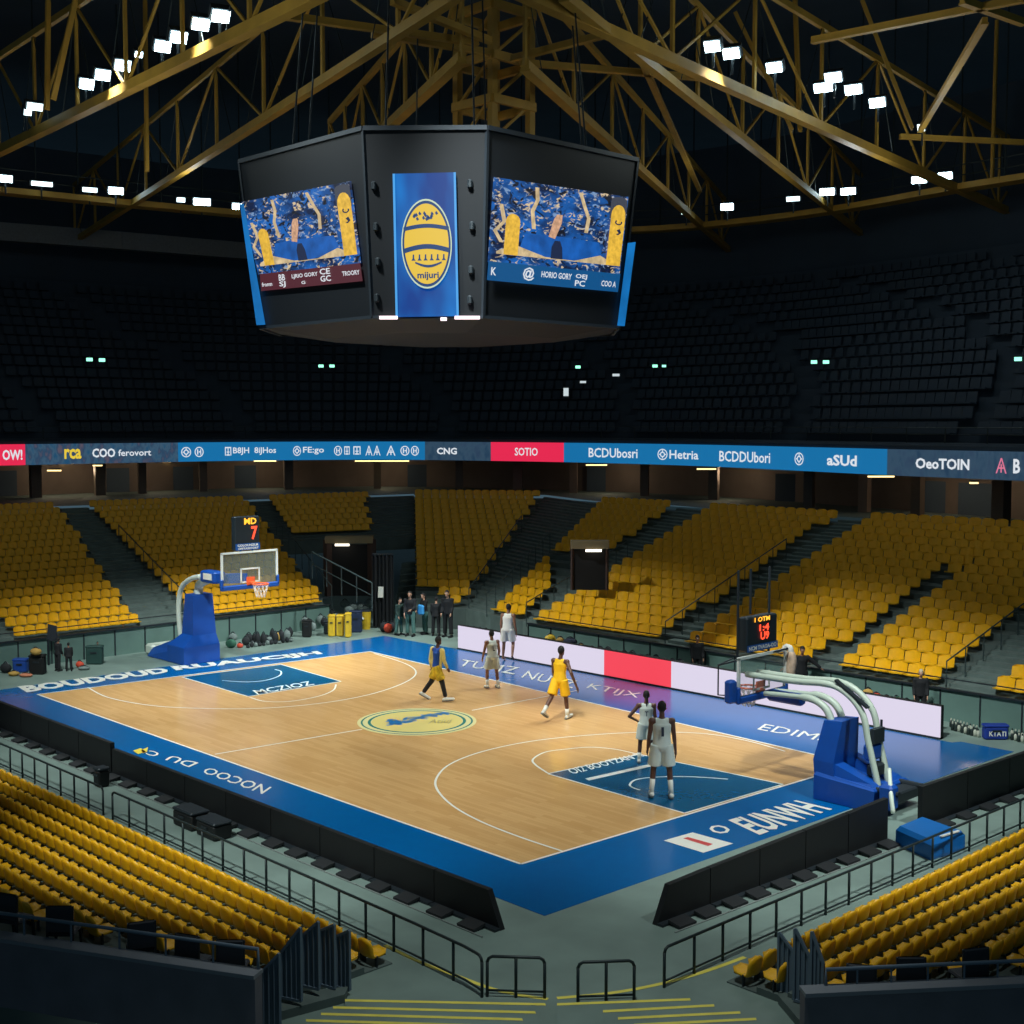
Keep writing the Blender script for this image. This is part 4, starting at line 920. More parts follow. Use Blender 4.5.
# ------------------------------------------------------------------ hoops
def net(c, r, m, hgt=.42):
    n = 10
    for k in range(n):
        a = 2*math.pi*k/n
        for s in (1, -1):
            pts = [c+V((lerp(r, r*.55, t)*math.cos(a+s*t*.9), lerp(r, r*.55, t)*math.sin(a+s*t*.9), -hgt*t)) for t in (0, .25, .5, .75, 1)]
            m.tube(pts, .010, 4)
HOOPS = []
def hoop(name_label, xb, y0, y1, z0, z1, sgn, rimz, rimoff, gl=.05):
    """board in the plane x = xb; sgn = +1 when it faces +x"""
    root = thing('basketball_hoop', name_label, 'basketball hoop', (xb-sgn*2, (y0+y1)/2, 0)); HOOPS.append(root); yc = (y0+y1)/2
    m = MB(); m.box((xb, yc, (z0+z1)/2), (.03, y1-y0, z1-z0)); bd = m.build('backboard', M_GLASS, root)
    fr = mat('backboard_frame', (214, 220, 214), .4); m = MB(); t = .06
    for z in (z0, z1): m.box((xb, yc, z), (.06, y1-y0+t, t))
    for y in (y0, y1): m.box((xb, y, (z0+z1)/2), (.06, t, z1-z0))
    m.build('frame', fr, bd)
    m = MB(); bw, bh = (y1-y0)*.33, (z1-z0)*.40; zc = z0+.1
    for z in (zc, zc+bh): m.box((xb+sgn*.02, yc, z), (.012, bw, .05))
    for y in (yc-bw/2, yc+bw/2): m.box((xb+sgn*.02, y, zc+bh/2), (.012, .05, bh+.05))
    m.build('target_box', M_WHITE, bd)
    m = MB(); m.rbox((xb, yc, z0-.05), (.12, y1-y0+.12, .16), .03)
    for y in (y0-.02, y1+.02): m.rbox((xb, y, z0+.08), (.12, .10, .34), .03)
    m.build('edge_padding', M_HBLUE, bd)
    rc = V((xb+sgn*rimoff, yc, rimz)); rr_ = min(.25, rimoff*.62)
    m = MB(); m.tube([rc+V((rr_*math.cos(a), rr_*math.sin(a), 0)) for a in [2*math.pi*i/20 for i in range(21)]], .022, 6); m.box((xb+sgn*(rimoff-rr_)*.5, yc, rimz), (rimoff-rr_, .12, .06)); m.box((xb+sgn*.04, yc, rimz+.04), (.04, .3, .28))
    rm = m.build('rim', mat('rim_orange', (226, 98, 52), .4), root)
    m = MB(); net(rc, rr_, m); m.build('net', mat('net_cord', (226, 214, 204), .8), rm)
    return root
hl = hoop('left basketball hoop with white curved arm and blue padded base', -10.2, .56, 2.6, 2.58, 3.64, 1, 2.66, .62)
yl = .85
m = MB(); m.loft([[V((-13.9, -.1, 0)), V((-11.55, -.1, 0)), V((-11.6, 1.25, 0)), V((-13.9, 1.25, 0))], [V((-13.9, .1, .25)), V((-11.6, -.05, .55)), V((-11.65, 1.2, .55)), V((-13.9, 1.15, .25))], [V((-13.8, .25, .30)), V((-12.4, .1, .72)), V((-12.4, 1.15, .72)), V((-13.8, 1.05, .30))]]); m.build('base', M_HBLUE, hl)
m = MB(); m.rbox((-14.1, .7, .17), (.5, 1.3, .34), .06); m.build('base_nose', M_HWHITE, hl)
m = MB(); m.loft([[V((-12.55, -.1, 0)), V((-11.5, -.1, 0)), V((-11.5, 1.22, 0)), V((-12.55, 1.22, 0))], [V((-12.55, -.1, .55)), V((-11.5, -.1, .55)), V((-11.5, 1.22, .55)), V((-12.55, 1.22, .55))], [V((-12.3, .3, .9)), V((-11.6, .3, .9)), V((-11.6, 1.15, .9)), V((-12.3, 1.15, .9))], [V((-12.2, .38, 2.2)), V((-11.7, .38, 2.2)), V((-11.7, 1.1, 2.2)), V((-12.2, 1.1, 2.2))]]); m.build('tower_padding', M_HBLUE, hl)
for y in (.45, 1.05):
    m = MB(); m.tube(catmull([(-12.65, y, .7), (-12.75, y, 1.5), (-12.7, y, 2.05), (-12.45, y, 2.45), (-11.9, y, 2.72), (-11.3, .55+(y-.75)*.4, 2.84)], 5), .085, 10); m.build('arm', M_HWHITE, hl, True)
m = MB(); m.tube(catmull([(-11.95, .75, 2.15), (-11.95, .75, 2.45), (-11.6, .7, 2.62), (-11.2, .62, 2.72)], 4), .14, 10); m.build('arm', M_HWHITE, hl, True)
m = MB(); m.rbox((-10.86, .62, 2.86), (.9, .42, .38), .05); jb = m.build('arm_head', M_HBLUE, hl)
m = MB(); m.box((-10.82, .40, 2.88), (.5, .02, .2)); m.build('white_patch', M_WHITE, jb)
m = MB(); m.bar((-10.6, .8, 2.8), (-10.25, 1.5, 2.8), .2, .3); m.build('board_bracket', M_HBLUE, hl)
yr = 2.45
hr = hoop('right basketball hoop seen from behind with long folding arms and blue base', 9.0, 1.62, 3.36, 1.82, 2.68, -1, 1.90, .36)
m = MB(); m.rbox((8.92, 1.45, 1.98), (.2, .24, .50), .04); m.build('corner_padding', M_HBLUE, hr)
m = MB(); m.tube([(8.85, 1.62, 1.85), (8.7, 1.3, 1.9), (8.7, 1.3, 2.55), (8.85, 1.62, 2.68)], .02, 6); m.tube([(8.7, 1.3, 2.55), (9.1, 3.3, 2.72)], .025, 6); m.build('guard_bar', M_DARK, hr)
m = MB(); m.rbox((9.75, 2.3, 1.86), (.9, .22, .24), .05); m.build('lower_arm_padding', M_HBLUE, hr)
# base: padded block with a sloping deck and a padded tower
bq = [G(814, 802), G(860, 812), G(905, 796), G(860, 786)]
bc = sum(bq, V((0, 0, 0)))/4; ex = V((1, 0, 0)); ey = V((0, 1, 0)); Bx0, Bx1, By0, By1 = 10.85, 12.25, 1.72, 3.05
m = MB(); m.loft([[V((Bx0, By0, 0)), V((Bx1, By0, 0)), V((Bx1, By1, 0)), V((Bx0, By1, 0))], [V((Bx0, By0, .5)), V((Bx1, By0, .42)), V((Bx1, By1, .42)), V((Bx0, By1, .5))], [V((Bx0+.04, By0+.06, .58)), V((Bx1-.04, By0+.06, .46)), V((Bx1-.04, By1-.06, .46)), V((Bx0+.04, By1-.06, .58))]]); m.build('base', M_HBLUE, hr)
for y in (By0+.28, By1-.28):
    m = MB(); m.loft([[V((10.95, y-.22, .5)), V((12.2, y-.22, .44)), V((12.2, y+.22, .44)), V((10.95, y+.22, .5))], [V((10.98, y-.16, .86)), V((12.1, y-.16, .52)), V((12.1, y+.16, .52)), V((10.98, y+.16, .86))]]); m.build('deck_cushion', M_HBLUE, hr)
m = MB(); m.loft([[V((10.84, By0+.05, .45)), V((11.3, By0+.05, .45)), V((11.3, By1-.35, .45)), V((10.84, By1-.35, .45))], [V((10.80, By0+.05, .8)), V((11.28, By0+.05, .8)), V((11.28, By1-.35, .8)), V((10.80, By1-.35, .8))], [V((10.95, By0+.2, 1.62)), V((11.38, By0+.2, 1.66)), V((11.38, By1-.5, 1.66)), V((10.95, By1-.5, 1.62))]]); m.build('tower_padding', M_HBLUE, hr)
M_ARM = mat('arm_grey_green', (182, 196, 182), .4)
for dy in (-.2, .2):
    m = MB(); P = [PY(*q, 2.3)+V((0, dy, 0)) for q in ((770, 693), (800, 696), (818, 699), (831, 708), (837, 722), (838, 735))]; m.tube(catmull(P, 4), [.055]*6+[.08]*15, 8); m.build('lower_arm', M_ARM, hr, True)
for dy in (-.2, .2):
    P = [PY(*q, 2.3)+V((0, dy, 0)) for q in ((752, 674), (800, 681), (834, 684), (854, 695), (868, 714), (873, 738), (879, 766), (886, 798))]
    m = MB(); m.tube(catmull(P, 4), .068, 8); m.build('upper_arm', M_ARM, hr, True)
m = MB(); m.bar(PY(836, 681, 2.1), PY(868, 709, 2.1), .12, .04); m.build('arm_cover', M_DARK, hr); m = MB(); m.bar(PY(872, 738, 2.1), PY(872, 738, 2.1)+V((0, .4, 0)), .1, .3); m.build('hydraulic_cover', M_DARK, hr)
m = MB(); m.rbox(PY(873, 752, 2.3), (.2, .5, .34), .05); m.build('joint_padding', M_HBLUE, hr)
m = MB(); m.rbox(PY(876, 770, 2.3), (.22, .42, .26), .04); m.tube([(11.7, 2.9, .5), (11.7, 2.9, 1.6)], .03, 6); m.build('linkage', M_DARK, hr)
m = MB(); m.rbox((12.45, 2.4, .3), (.36, 1.1, .22), .03); m.tube([(12.2, 1.9, .42), (12.7, 1.9, .42)], .06, 8); m.tube([(12.2, 2.8, .42), (12.7, 2.8, .42)], .06, 8); m.build('counterweight', M_DARK, hr)
m = MB(); m.rbox((12.5, 1.85, .35), (.3, .3, .5), .05); m.build('rear_padding', M_HBLUE, hr)
m = MB(); m.tube(catmull([(12.3, 2.2, .8), (12.6, 1.75, .5), (12.75, 1.6, .12)], 4), .045, 8); m.build('rear_leg', M_HWHITE, hr, True)
# mat
mt_ = thing('landing_mat', 'thick bright blue padded mat lying behind the right hoop base', 'mat', (13.9, 1.2, 0))
top = [q+V((.14, .0, 0)) for q in (G(890, 824, .36), G(924, 839, .36), G(957, 829, .36), G(915, 814, .36))]; c0 = sum(top, V((0, 0, 0)))/4
m = MB(); m.loft([[V((p.x, p.y, 0)) for p in top], [V((p.x, p.y, .06))*1 for p in [lerp(c0, q, 1.03) for q in top]], [V((p.x, p.y, .28)) for p in [lerp(c0, q, 1.03) for q in top]], [V((p.x, p.y, .36)) for p in [lerp(c0, q, .9) for q in top]]])
m.build('cushion', mat('mat_blue_vinyl', (8, 98, 172), .4, var=.06, scale=2.), mt_)
m = MB(); e0, e1 = lerp(c0, top[1], .93), lerp(c0, top[2], .93); m.bar(lerp(e0, e1, .3)+V((0, 0, .01)), lerp(e0, e1, .9)+V((0, 0, .01)), .05, .02); m.build('handle_strap', M_WHITE, mt_)
# torn net / towel on the far corner of the right board
tw = thing('hanging_towel', 'pale brown towel hanging over the far corner of the right backboard', 'towel', (9.0, 3.4, 1.9))
m = MB(); m.tube(catmull([(9.09, 3.42, 2.66), (9.12, 3.45, 2.45), (9.1, 3.44, 2.2), (9.13, 3.46, 1.95)], 4), [.07, .09, .10, .11, .11, .115, .11, .11, .10, .095, .09, .08, .05], 8); m.build('cloth', mat('towel_cloth', (196, 170, 146), .9, var=.35, scale=7.), tw, True)
m = MB(); m.tube(catmull([(8.93, 3.38, 2.70), (9.0, 3.41, 2.78), (9.09, 3.42, 2.72), (9.10, 3.43, 2.6)], 3), [.05]*5+[.07]*5, 8); m.build('white_end', mat('towel_white', (216, 214, 206), .9), tw, True)
for h_ in HOOPS: h_.location.z += .022
# shot clocks
AMB = mat('clock_amber', (255, 176, 50), emit=1.6); REDD = mat('clock_red', (255, 74, 44), emit=1.8)
def clock(label, x, sgn, pix, parts, posts):
    q = [PX(*p, x) for p in pix]; ys = [p.y for p in q]; zs = [p.z for p in q]; ya, yb, za, zb = min(ys), max(ys), min(zs), max(zs); yc, zc = (ya+yb)/2, (za+zb)/2
    root = thing('shot_clock', label, 'shot clock', (x, yc, za)); m = MB(); m.rbox((x-.13, yc, zc), (.24, yb-ya, zb-za), .03); m.build('housing', mat('clock_housing', (26, 36, 42), .4), root)
    f = x+.005; F = lambda u, v: V((f, lerp(ya, yb, u), lerp(zb, za, v)))
    m = MB(); m.add([F(.0, .80)+V((.002, 0, 0)), F(1, .80)+V((.002, 0, 0)), F(1, 1)+V((.002, 0, 0)), F(0, 1)+V((.002, 0, 0))], [(0, 1, 2, 3)]); pl = m.build('name_plate', mat('clock_plate_blue', (16, 78, 150), .4), root)
    for nm, mt, s, u0, u1, v0, v1 in parts:
        m = MB(); put_text(m, s, [F(u0, v0), F(u1, v0), F(u1, v1), F(u0, v1)], .03, V((.006, 0, 0))); m.build(nm, mt, pl if nm == 'plate_lettering' else root)
    for a, b in posts: m = MB(); m.tube([a, b], .03, 6); m.build('post', M_DARK, root)
clock('shot clock above the left backboard showing a red seven', -10.2, 1, [(235, 517), (260, 549)], [('time_digits', AMB, 'MD', .36, .86, .05, .24), ('score_digit', REDD, '7', .64, .90, .30, .70), ('plate_lettering', M_WHITE, 'COLOUNZUR', .08, .94, .82, .89), ('plate_lettering', M_WHITE, 'OFSTASSOORT', .1, .94, .92, .98)], [((-10.3, 1.3, 3.6), (-10.3, 1.3, 3.85)), ((-10.3, 1.75, 3.6), (-10.3, 1.75, 3.85))])
clock('shot clock above the right backboard with red and amber digits', 9.0, 1, [(747, 653), (778, 613)], [('time_digits', AMB, '1 OTM', .22, .72, .02, .16), ('score_digit', REDD, '1:4', .38, .70, .24, .44), ('score_digit', REDD, 'U9', .42, .70, .46, .70), ('plate_lettering', M_WHITE, 'NCM TVAOA-OO', .05, .95, .84, .96)], [((8.87, 1.75, 2.66), (8.87, 1.75, 4.6)), ((8.87, 2.9, 2.66), (8.87, 2.9, 4.6)), ((8.87, 2.2, 3.6), (8.87, 2.2, 4.6))])

# ------------------------------------------------------------------ people
SKIN_D = mat('skin_dark_brown', (92, 60, 46), .5); SKIN_M = mat('skin_brown', (140, 98, 76), .5); SKIN_L = mat('skin_light', (190, 146, 120), .5)
HAIR = mat('hair_black', (24, 22, 22), .8); M_EYE = mat('eye_white', (220, 216, 210), .3); M_LIP = mat('lips', (120, 66, 60), .5)
def baked(name, mb, mt, parent, voxel, smooth=5):
    o = mb.build(name, mt, None); r = o.modifiers.new('r', 'REMESH'); r.mode = 'VOXEL'; r.voxel_size = voxel; r.use_smooth_shade = True
    s = o.modifiers.new('s', 'SMOOTH'); s.factor = .5; s.iterations = smooth
    bpy.context.view_layer.update()
    me = bpy.data.meshes.new_from_object(o.evaluated_get(bpy.context.evaluated_depsgraph_get())); me.name = name
    old = o.data; o.modifiers.clear(); o.data = me; bpy.data.meshes.remove(old)
    if not me.materials: me.materials.append(mt)
    o.parent = parent; return o
def person(loc, face, H, label, legs, arms, outfit, skin=SKIN_D, lean=4., twist=0., head=(0, 0), hairstyle='short', group=None, vox=.011, lift=0., text_=None):
    """legs: (forward deg, sideways deg, knee deg, toe pitch) left then right; arms: (forward, out, elbow, inward) or explicit (elbow, hand)"""
    f = V((face[0], face[1], 0)).normalized(); rz = math.atan2(f.y, f.x)-math.pi/2; k = H/1.8
    root = thing('person', label, 'person', loc, group, rz); root.scale = (k, k, k)
    hipz = .93; J = {}
    low = 9
    for s, lg in zip((-1, 1), legs):
        a, sd, kn, tp = lg; h = V((s*.095, 0, 0)); d = V((s*math.sin(R(sd)), math.sin(R(a))*math.cos(R(sd)), -math.cos(R(a))*math.cos(R(sd))))
        kp = h+d*.45; e = R(a-kn); ap = kp+V((s*math.sin(R(sd))*.7, math.sin(e), -math.cos(e))).normalized()*.42
        tt = R(tp); td = V((0, math.cos(tt), math.sin(tt))); toe = ap+V((0, 0, -.05))+td*.19; heel = ap+V((0, 0, -.05))-td*.05
        J[s] = (h, kp, ap, toe, heel); low = min(low, toe.z-.035, heel.z-.035)
    P = V((0, 0, -low+lift)); L = Matrix.Rotation(R(-lean), 3, 'X') @ Matrix.Rotation(R(twist), 3, 'Z'); T = lambda x, y, z: P+L @ V((x, y, z))
    b = MB()
    b.ell(T(0, .0, .0), (.155, .105, .12)); b.ell(T(0, .01, .16), (.135, .095, .15)); b.ell(T(0, 0, .34), (.155, .105, .16)); b.cap(T(-.13, 0, .45), T(.13, 0, .45), .07, .07)
    b.cap(T(0, -.005, .46), T(0, .02, .60), .058, .05)
    hd = L @ Matrix.Rotation(R(head[0]), 3, 'Z') @ Matrix.Rotation(R(-head[1]), 3, 'X'); hc = T(0, .03, .70); Hh = lambda x, y, z: hc+hd @ V((x, y, z))
    b.ell(Hh(0, 0, .015), (.074, .092, .108), hd); b.ell(Hh(0, .045, -.06), (.052, .052, .06), hd); b.ell(Hh(0, .094, -.015), (.014, .02, .024), hd)
    for s in (-1, 1): b.ell(Hh(s*.076, -.005, -.01), (.012, .022, .032), hd)
    for s in (-1, 1):
        h, kp, ap, toe, heel = [P+q for q in J[s]]
        b.cap(h, kp, .088, .056); b.cap(kp, lerp(kp, ap, .35), .054, .055); b.cap(lerp(kp, ap, .35), ap, .055, .036)
        b.cap(ap, heel, .036, .034); b.cap(heel, toe, .036, .03)
    AJ = {}
    for s, am in zip((-1, 1), arms):
        sh = T(s*.185, 0, .46)
        if len(am) == 2: el, ha = [T(*q) for q in am]
        else:
            a, out, ebd, inw = am; d = L @ V((s*math.sin(R(out)), math.sin(R(a))*math.cos(R(out)), -math.cos(R(a))*math.cos(R(out)))); el = sh+d*.29
            e = R(a+ebd); d2 = L @ V((s*math.sin(R(out-inw)), math.sin(e)*math.cos(R(out-inw)), -math.cos(e)*math.cos(R(out-inw)))).normalized(); ha = el+d2*.26
        AJ[s] = (sh, el, ha); b.ell(sh, .066); b.cap(sh, el, .054, .042); b.cap(el, ha, .043, .028)
        d = (ha-el).normalized(); x = d.cross(V((0, 1, 0))).normalized() if abs(d.y) < .9 else V((1, 0, 0)); y = d.cross(x)
        b.ell(ha+d*.05, (.028, .042, .05), Matrix((x, y, d)).transposed())
        for i in range(4):
            q = ha+d*.085+y*(.030-.020*i); ln = (.066, .078, .074, .058)[i]; m1 = q+d*ln*.55-x*s*.006; b.cap(q, m1, .0095, .009, 6); b.cap(m1, m1+d*ln*.45-x*s*.018, .009, .008, 6)
        q = ha+d*.03+y*.04; b.cap(q, q+(d*.6+y*.7)*.055, .011, .010, 6)
    body = baked('body', b, skin, root, vox)
    # hair, eyes, mouth
    if hairstyle:
        m = MB(); m.ell(Hh(0, -.012, .028), (.082, .095, .108), hd, 16, 10)
        keep = [i for i, v in enumerate(m.v) if (hd.inverted() @ (v-hc)).z > -.02 - .05*((hd.inverted() @ (v-hc)).y < -.02) and not ((hd.inverted() @ (v-hc)).y > .05 and (hd.inverted() @ (v-hc)).z < .05)]
        ks = set(keep); m.f = [f_ for f_ in m.f if all(i in ks for i in f_)]
        if hairstyle == 'long': m.ell(Hh(0, -.07, -.10), (.075, .05, .16), hd)
        if hairstyle == 'big': m.ell(Hh(0, -.02, .05), (.13, .13, .13), hd)
        if hairstyle == 'tail': m.cap(Hh(0, -.10, -.02), Hh(0, -.12, -.24), .022, .012)
        m.build('hair', HAIR if hairstyle != 'grey' else mat('hair_grey', (190, 178, 150), .8), root, True, False)
    for s in (-1, 1): m = MB(); m.ell(Hh(s*.03, .083, .02), .011); m.build('eye', M_EYE, root, False, False)
    m = MB(); m.ell(Hh(0, .096, -.06), (.022, .008, .007), hd); m.build('mouth', M_LIP, root, False, False)
    def torso(infl, z0=-.02):
        m = MB(); m.cone(T(0, 0, z0), T(0, .005, .20), .168+infl, .142+infl, 20, .70); m.cone(T(0, .005, .18), T(0, 0, .40), .142+infl, .168+infl, 20, .66); m.cone(T(0, 0, .38), T(0, 0, .50), .168+infl, .10+infl, 20, .66); m.cap(T(-.105, 0, .45), T(.105, 0, .45), .060+infl, .060+infl); return m
    def legs_(infl, frac, flare=0.):
        m = MB(); m.ell(T(0, 0, 0), (.157+infl, .108+infl, .11))
        for s in (-1, 1):
            h, kp, ap, toe, heel = [P+q for q in J[s]]
            if frac <= 1: m.cone(h+V((0, 0, .03)), lerp(h, kp, frac), .092+infl, .085+infl+flare, 16)
            else: m.cone(h+V((0, 0, .03)), kp, .092+infl, .065+infl); m.ell(kp, .064+infl); m.cone(kp, lerp(kp, ap, frac-1), .062+infl, .05+infl+flare)
        return m
    def sleeves(m, infl, frac):
        for s in (-1, 1):
            sh, el, ha = AJ[s]; m.ell(sh, .066+infl)
            if frac <= 1: m.cone(sh, lerp(sh, el, frac), .058+infl, .052+infl)
            else: m.cone(sh, el, .056+infl, .046+infl); m.ell(el, .045+infl); m.cone(el, lerp(el, ha, frac-1), .045+infl, .036+infl)
        return m
    o = outfit
    if 'jersey' in o: J_ = baked('jersey', torso(.014), o['jersey'], root, vox+.002)
    if 'jacket' in o: J_ = baked('jacket', sleeves(torso(.022, -.08), .016, 1.92), o['jacket'], root, vox+.002)
    if 'shirt' in o: J_ = baked('shirt', sleeves(torso(.014), .012, .6), o['shirt'], root, vox+.002)
    for s in (-1, 1):
        sh, el, ha = AJ[s]
        if 'sleeve' in o: m = MB(); m.cap(sh, el, .075, .054); m.cone(el, lerp(el, ha, .9), .054, .04); m.build('sleeve', o['sleeve'], J_, True, False)
        if 'side' in o: m = MB(); m.cap(T(s*.15, -.01, -.02), T(s*.165, -.01, .40), .045, .04); m.build('side_stripe', o['side'], J_, True, False)
    if 'shorts' in o: baked('shorts', legs_(.02, .82, .022), o['shorts'], root, vox+.002)
    if 'leggings' in o: baked('leggings', legs_(.008, 1.9), o['leggings'], root, vox+.002)
    if 'trousers' in o: baked('trousers', legs_(.016, 1.93, .014), o['trousers'], root, vox+.002)
    for s in (-1, 1):
        h, kp, ap, toe, heel = [P+q for q in J[s]]
        if 'socks' in o: m = MB(); m.cone(lerp(kp, ap, o.get('sock_from', .62)), ap+(heel-ap)*.3, .052, .044); m.build('sock', o['socks'], root, True, False)
        if 'shoes' in o:
            td = (toe-heel).normalized(); m = MB(); m.cap(heel+V((0, 0, .012)), toe+td*.02+V((0, 0, .006)), .047, .038); m.cap(ap-V((0, 0, .01)), heel+td*.05+V((0, 0, .03)), .046, .046)
            sh_ = m.build('shoe', o['shoes'], root, True, False); m = MB(); u = td.cross(V((1, 0, 0)))*-1; u = u if u.z > 0 else -u
            m.loft([[q+td*dx+V((dy, 0, 0)) for dx, dy in ((-.05, -.035), (.10, -.042), (.24, -.035), (.27, 0), (.24, .035), (.10, .042), (-.05, .035), (-.06, 0))] for q in (heel-u*.036, heel-u*.012)]); m.build('sole', o.get('sole', M_WHITE), sh_, False, False)
    if text_:
        s, w, h, z0, mt = text_[:5]; m = MB(); put_text(m, s, [T(-w/2*-1*-1, -.145, z0+h), T(w/2, -.145, z0+h), T(w/2, -.15, z0), T(-w/2, -.15, z0)], .02); m.build('back_number', mt, J_, False, False)
    return root
J_WHITE = mat('jersey_white', (206, 216, 208), .8, var=.05); J_YEL = mat('jersey_yellow', (240, 186, 10), .75, var=.05); J_BLUE = mat('jersey_blue', (8, 66, 150), .75)
K_NAVY = mat('lettering_navy', (38, 48, 66), .7); K_BLACK = mat('cloth_black', (22, 24, 28), .85); SHOE_W = mat('shoe_white', (224, 224, 214), .5); SHOE_G = mat('sole_grey', (90, 96, 96), .6)
TEAL = mat('trousers_teal', (74, 112, 106), .8, var=.1); STRAW = mat('sleeve_straw', (214, 190, 110), .8)
rfw = V((RT.x, RT.y, 0)); ffw = V((FW.x, FW.y, 0)).normalized()
def fdir(right, away): return tuple((rfw*right+ffw*away))[:2]
wl = dict(jersey=J_WHITE, shorts=J_WHITE, shoes=SHOE_W, sole=SHOE_G, socks=M_WHITE)
person(G(437, 700.5, .024), fdir(1, -.15), 1.86, 'player in blue jersey with straw sleeves, walking beside the centre emblem', ((-22, 2, 14, -28), (22, 2, 8, 6)), ((-8, 8, 22, 8), (10, 8, 24, 10)),
       dict(jersey=J_BLUE, side=STRAW, sleeve=STRAW, shorts=mat('shorts_yellow_black', (196, 160, 30), .8, var=.6, scale=7.), leggings=K_BLACK, shoes=SHOE_W, sole=SHOE_G), lean=2, twist=55, head=(0, 0))
person(G(492.5, 688, .024), fdir(-.35, .9), 1.72, 'player in white jersey walking away, beside the blue jersey player', ((8, 7, 22, -8), (-4, 4, 6, 0)), ((6, 14, 26, 12), (4, 10, 20, 10)), wl, SKIN_M, lean=5, text_=('L', .07, .15, .20, K_NAVY))
p = G(511, 660.5); person(V((p.x, 8.0, .012)), fdir(.25, .8), 1.86, 'barefoot person in white sleeveless top walking in front of the white display board', ((4, 4, 8, -12), (14, 8, 46, -34)), ((4, 8, 10, 6), (0, 10, 22, 4)),
       dict(jersey=mat('top_white', (232, 230, 222), .8), shorts=mat('shorts_white', (226, 222, 212), .8)), SKIN_M, lean=8)
person(G(559.5, 719, .024), fdir(.45, .75), 1.96, 'player in bright yellow jersey and shorts walking away on the right half', ((-26, 4, 22, -30), (12, 4, 6, 3)), ((8, 4, 14, 6), ((.36, -.10, .22), (.44, .06, -.12))),
       dict(jersey=J_YEL, shorts=J_YEL, shoes=SHOE_W, sole=SHOE_G, socks=M_WHITE), SKIN_D, lean=4)
person(G(646, 762.5, .024), fdir(.05, 1), 1.68, 'player in white jersey with bent left arm, at the top of the right blue key', ((4, 6, 6, 0), (-4, 4, 8, 0)), (((-.42, -.06, .20), (-.22, .12, .06)), (4, 6, 20, 10)), wl, SKIN_D, lean=3, hairstyle='tail', text_=('T', .09, .12, .22, K_NAVY))
person(G(661.5, 797, .024), fdir(.02, 1), 2.02, 'tallest player in white number one jersey, standing on the right blue key', ((5, 7, 10, -4), (-2, 6, 4, 0)), ((4, 9, 14, 4), (-2, 8, 10, 2)), dict(wl, sock_from=.42), SKIN_D, lean=3, text_=('1', .05, .17, .20, K_NAVY))
# staff in the far corner
ST = 'staff standing in the far corner'
def staff(px, py, h, fr, fa, lab, outfit, skin=SKIN_L, hair='short', arms=((4, 5, 30, 8), (4, 5, 30, 8)), legs=((2, 4, 2, 0), (-2, 4, 3, 0))):
    p = G(px, py); D = (p-CAM).dot(FW); return person(p, fdir(fr, fa), h*D/FPX, lab, legs, arms, outfit, skin, hairstyle=hair, vox=.016, group=ST)
GRN = mat('jacket_dark_green', (34, 58, 54), .85)
bt = dict(jacket=K_BLACK, trousers=TEAL, shoes=K_BLACK, sole=K_BLACK); gt = dict(bt, jacket=GRN)
staff(399, 635, 38, .6, -.5, 'person in dark green jacket and teal trousers, leftmost of the corner staff', gt)
staff(410.5, 636, 46, -.2, -.8, 'person with big black hair and teal trousers, second in the corner staff', bt, hair='long', arms=((20, 4, 60, 20), (8, 4, 30, 10)))
t4 = staff(425, 634, 42, -.7, -.4, 'person in black bending over something blue among the corner staff', bt, hair='long', arms=((24, 5, 40, 12), (20, 5, 40, 12)))
staff(436, 636, 40, .1, .8, 'person all in black, turned away, in the corner staff', dict(bt, trousers=K_BLACK))
staff(448, 637, 48, -.3, -.7, 'tall person all in black, rightmost of the corner staff', dict(bt, trousers=K_BLACK))
p = G(422, 634)-ffw*.52; m = MB(); m.rbox((p.x, p.y, .98), (.32, .12, .36), .04); tag(m.build('clipboard', mat('bright_blue_plastic', (60, 150, 214), .5)), 'bright blue folder held by the bending person in the corner', 'folder')
# figures along the stands
def side_person(px, py, h, fr, fa, lab, outfit, skin=SKIN_M, hair='short', **k):
    p = G(px, py); D = (p-CAM).dot(FW); return person(p, fdir(fr, fa), h*D/FPX, lab, k.get('legs', ((2, 4, 2, 0), (-2, 4, 3, 0))), k.get('arms', ((6, 6, 24, 8), (6, 6, 24, 8))), outfit, skin, hairstyle=hair, vox=.018)
kk = dict(jacket=K_BLACK, trousers=K_BLACK, shoes=K_BLACK, sole=K_BLACK)
side_person(124, 650, 27, .1, -.9, 'person in black standing alone at the left stand wall', kk)
side_person(58, 671, 34, .4, .7, 'person in black by the kit bags, left of a second one', kk)
side_person(69, 671, 29, -.3, .8, 'shorter person in black by the kit bags, right of the first one', kk)
side_person(98, 661, 20, .2, -.8, 'small dark figure behind the tall green crate', kk)
def behind_board(px, ytop, fr, fa, lab, skin=SKIN_M, hair='short', **k):
    d = ray(px, ytop); P = CAM+d*((9.72-CAM.y)/d.y); h = P.z; P.z = 0
    return person(P, fdir(fr, fa), h, lab, ((2, 4, 2, 0), (-2, 4, 3, 0)), k.get('arms', ((6, 6, 24, 8), (6, 6, 24, 8))), kk, skin, hairstyle=hair, vox=.018)
behind_board(697, 634, .1, -.8, 'small person in black behind the display board, near its middle')
behind_board(802, 645, .0, -.9, 'person in black with arms spread, behind the right backboard', arms=((8, 50, 6, 0), (8, 50, 6, 0)))
behind_board(921, 668, -.2, -.9, 'man with pale hair in black behind the right end of the board', SKIN_L, 'grey')

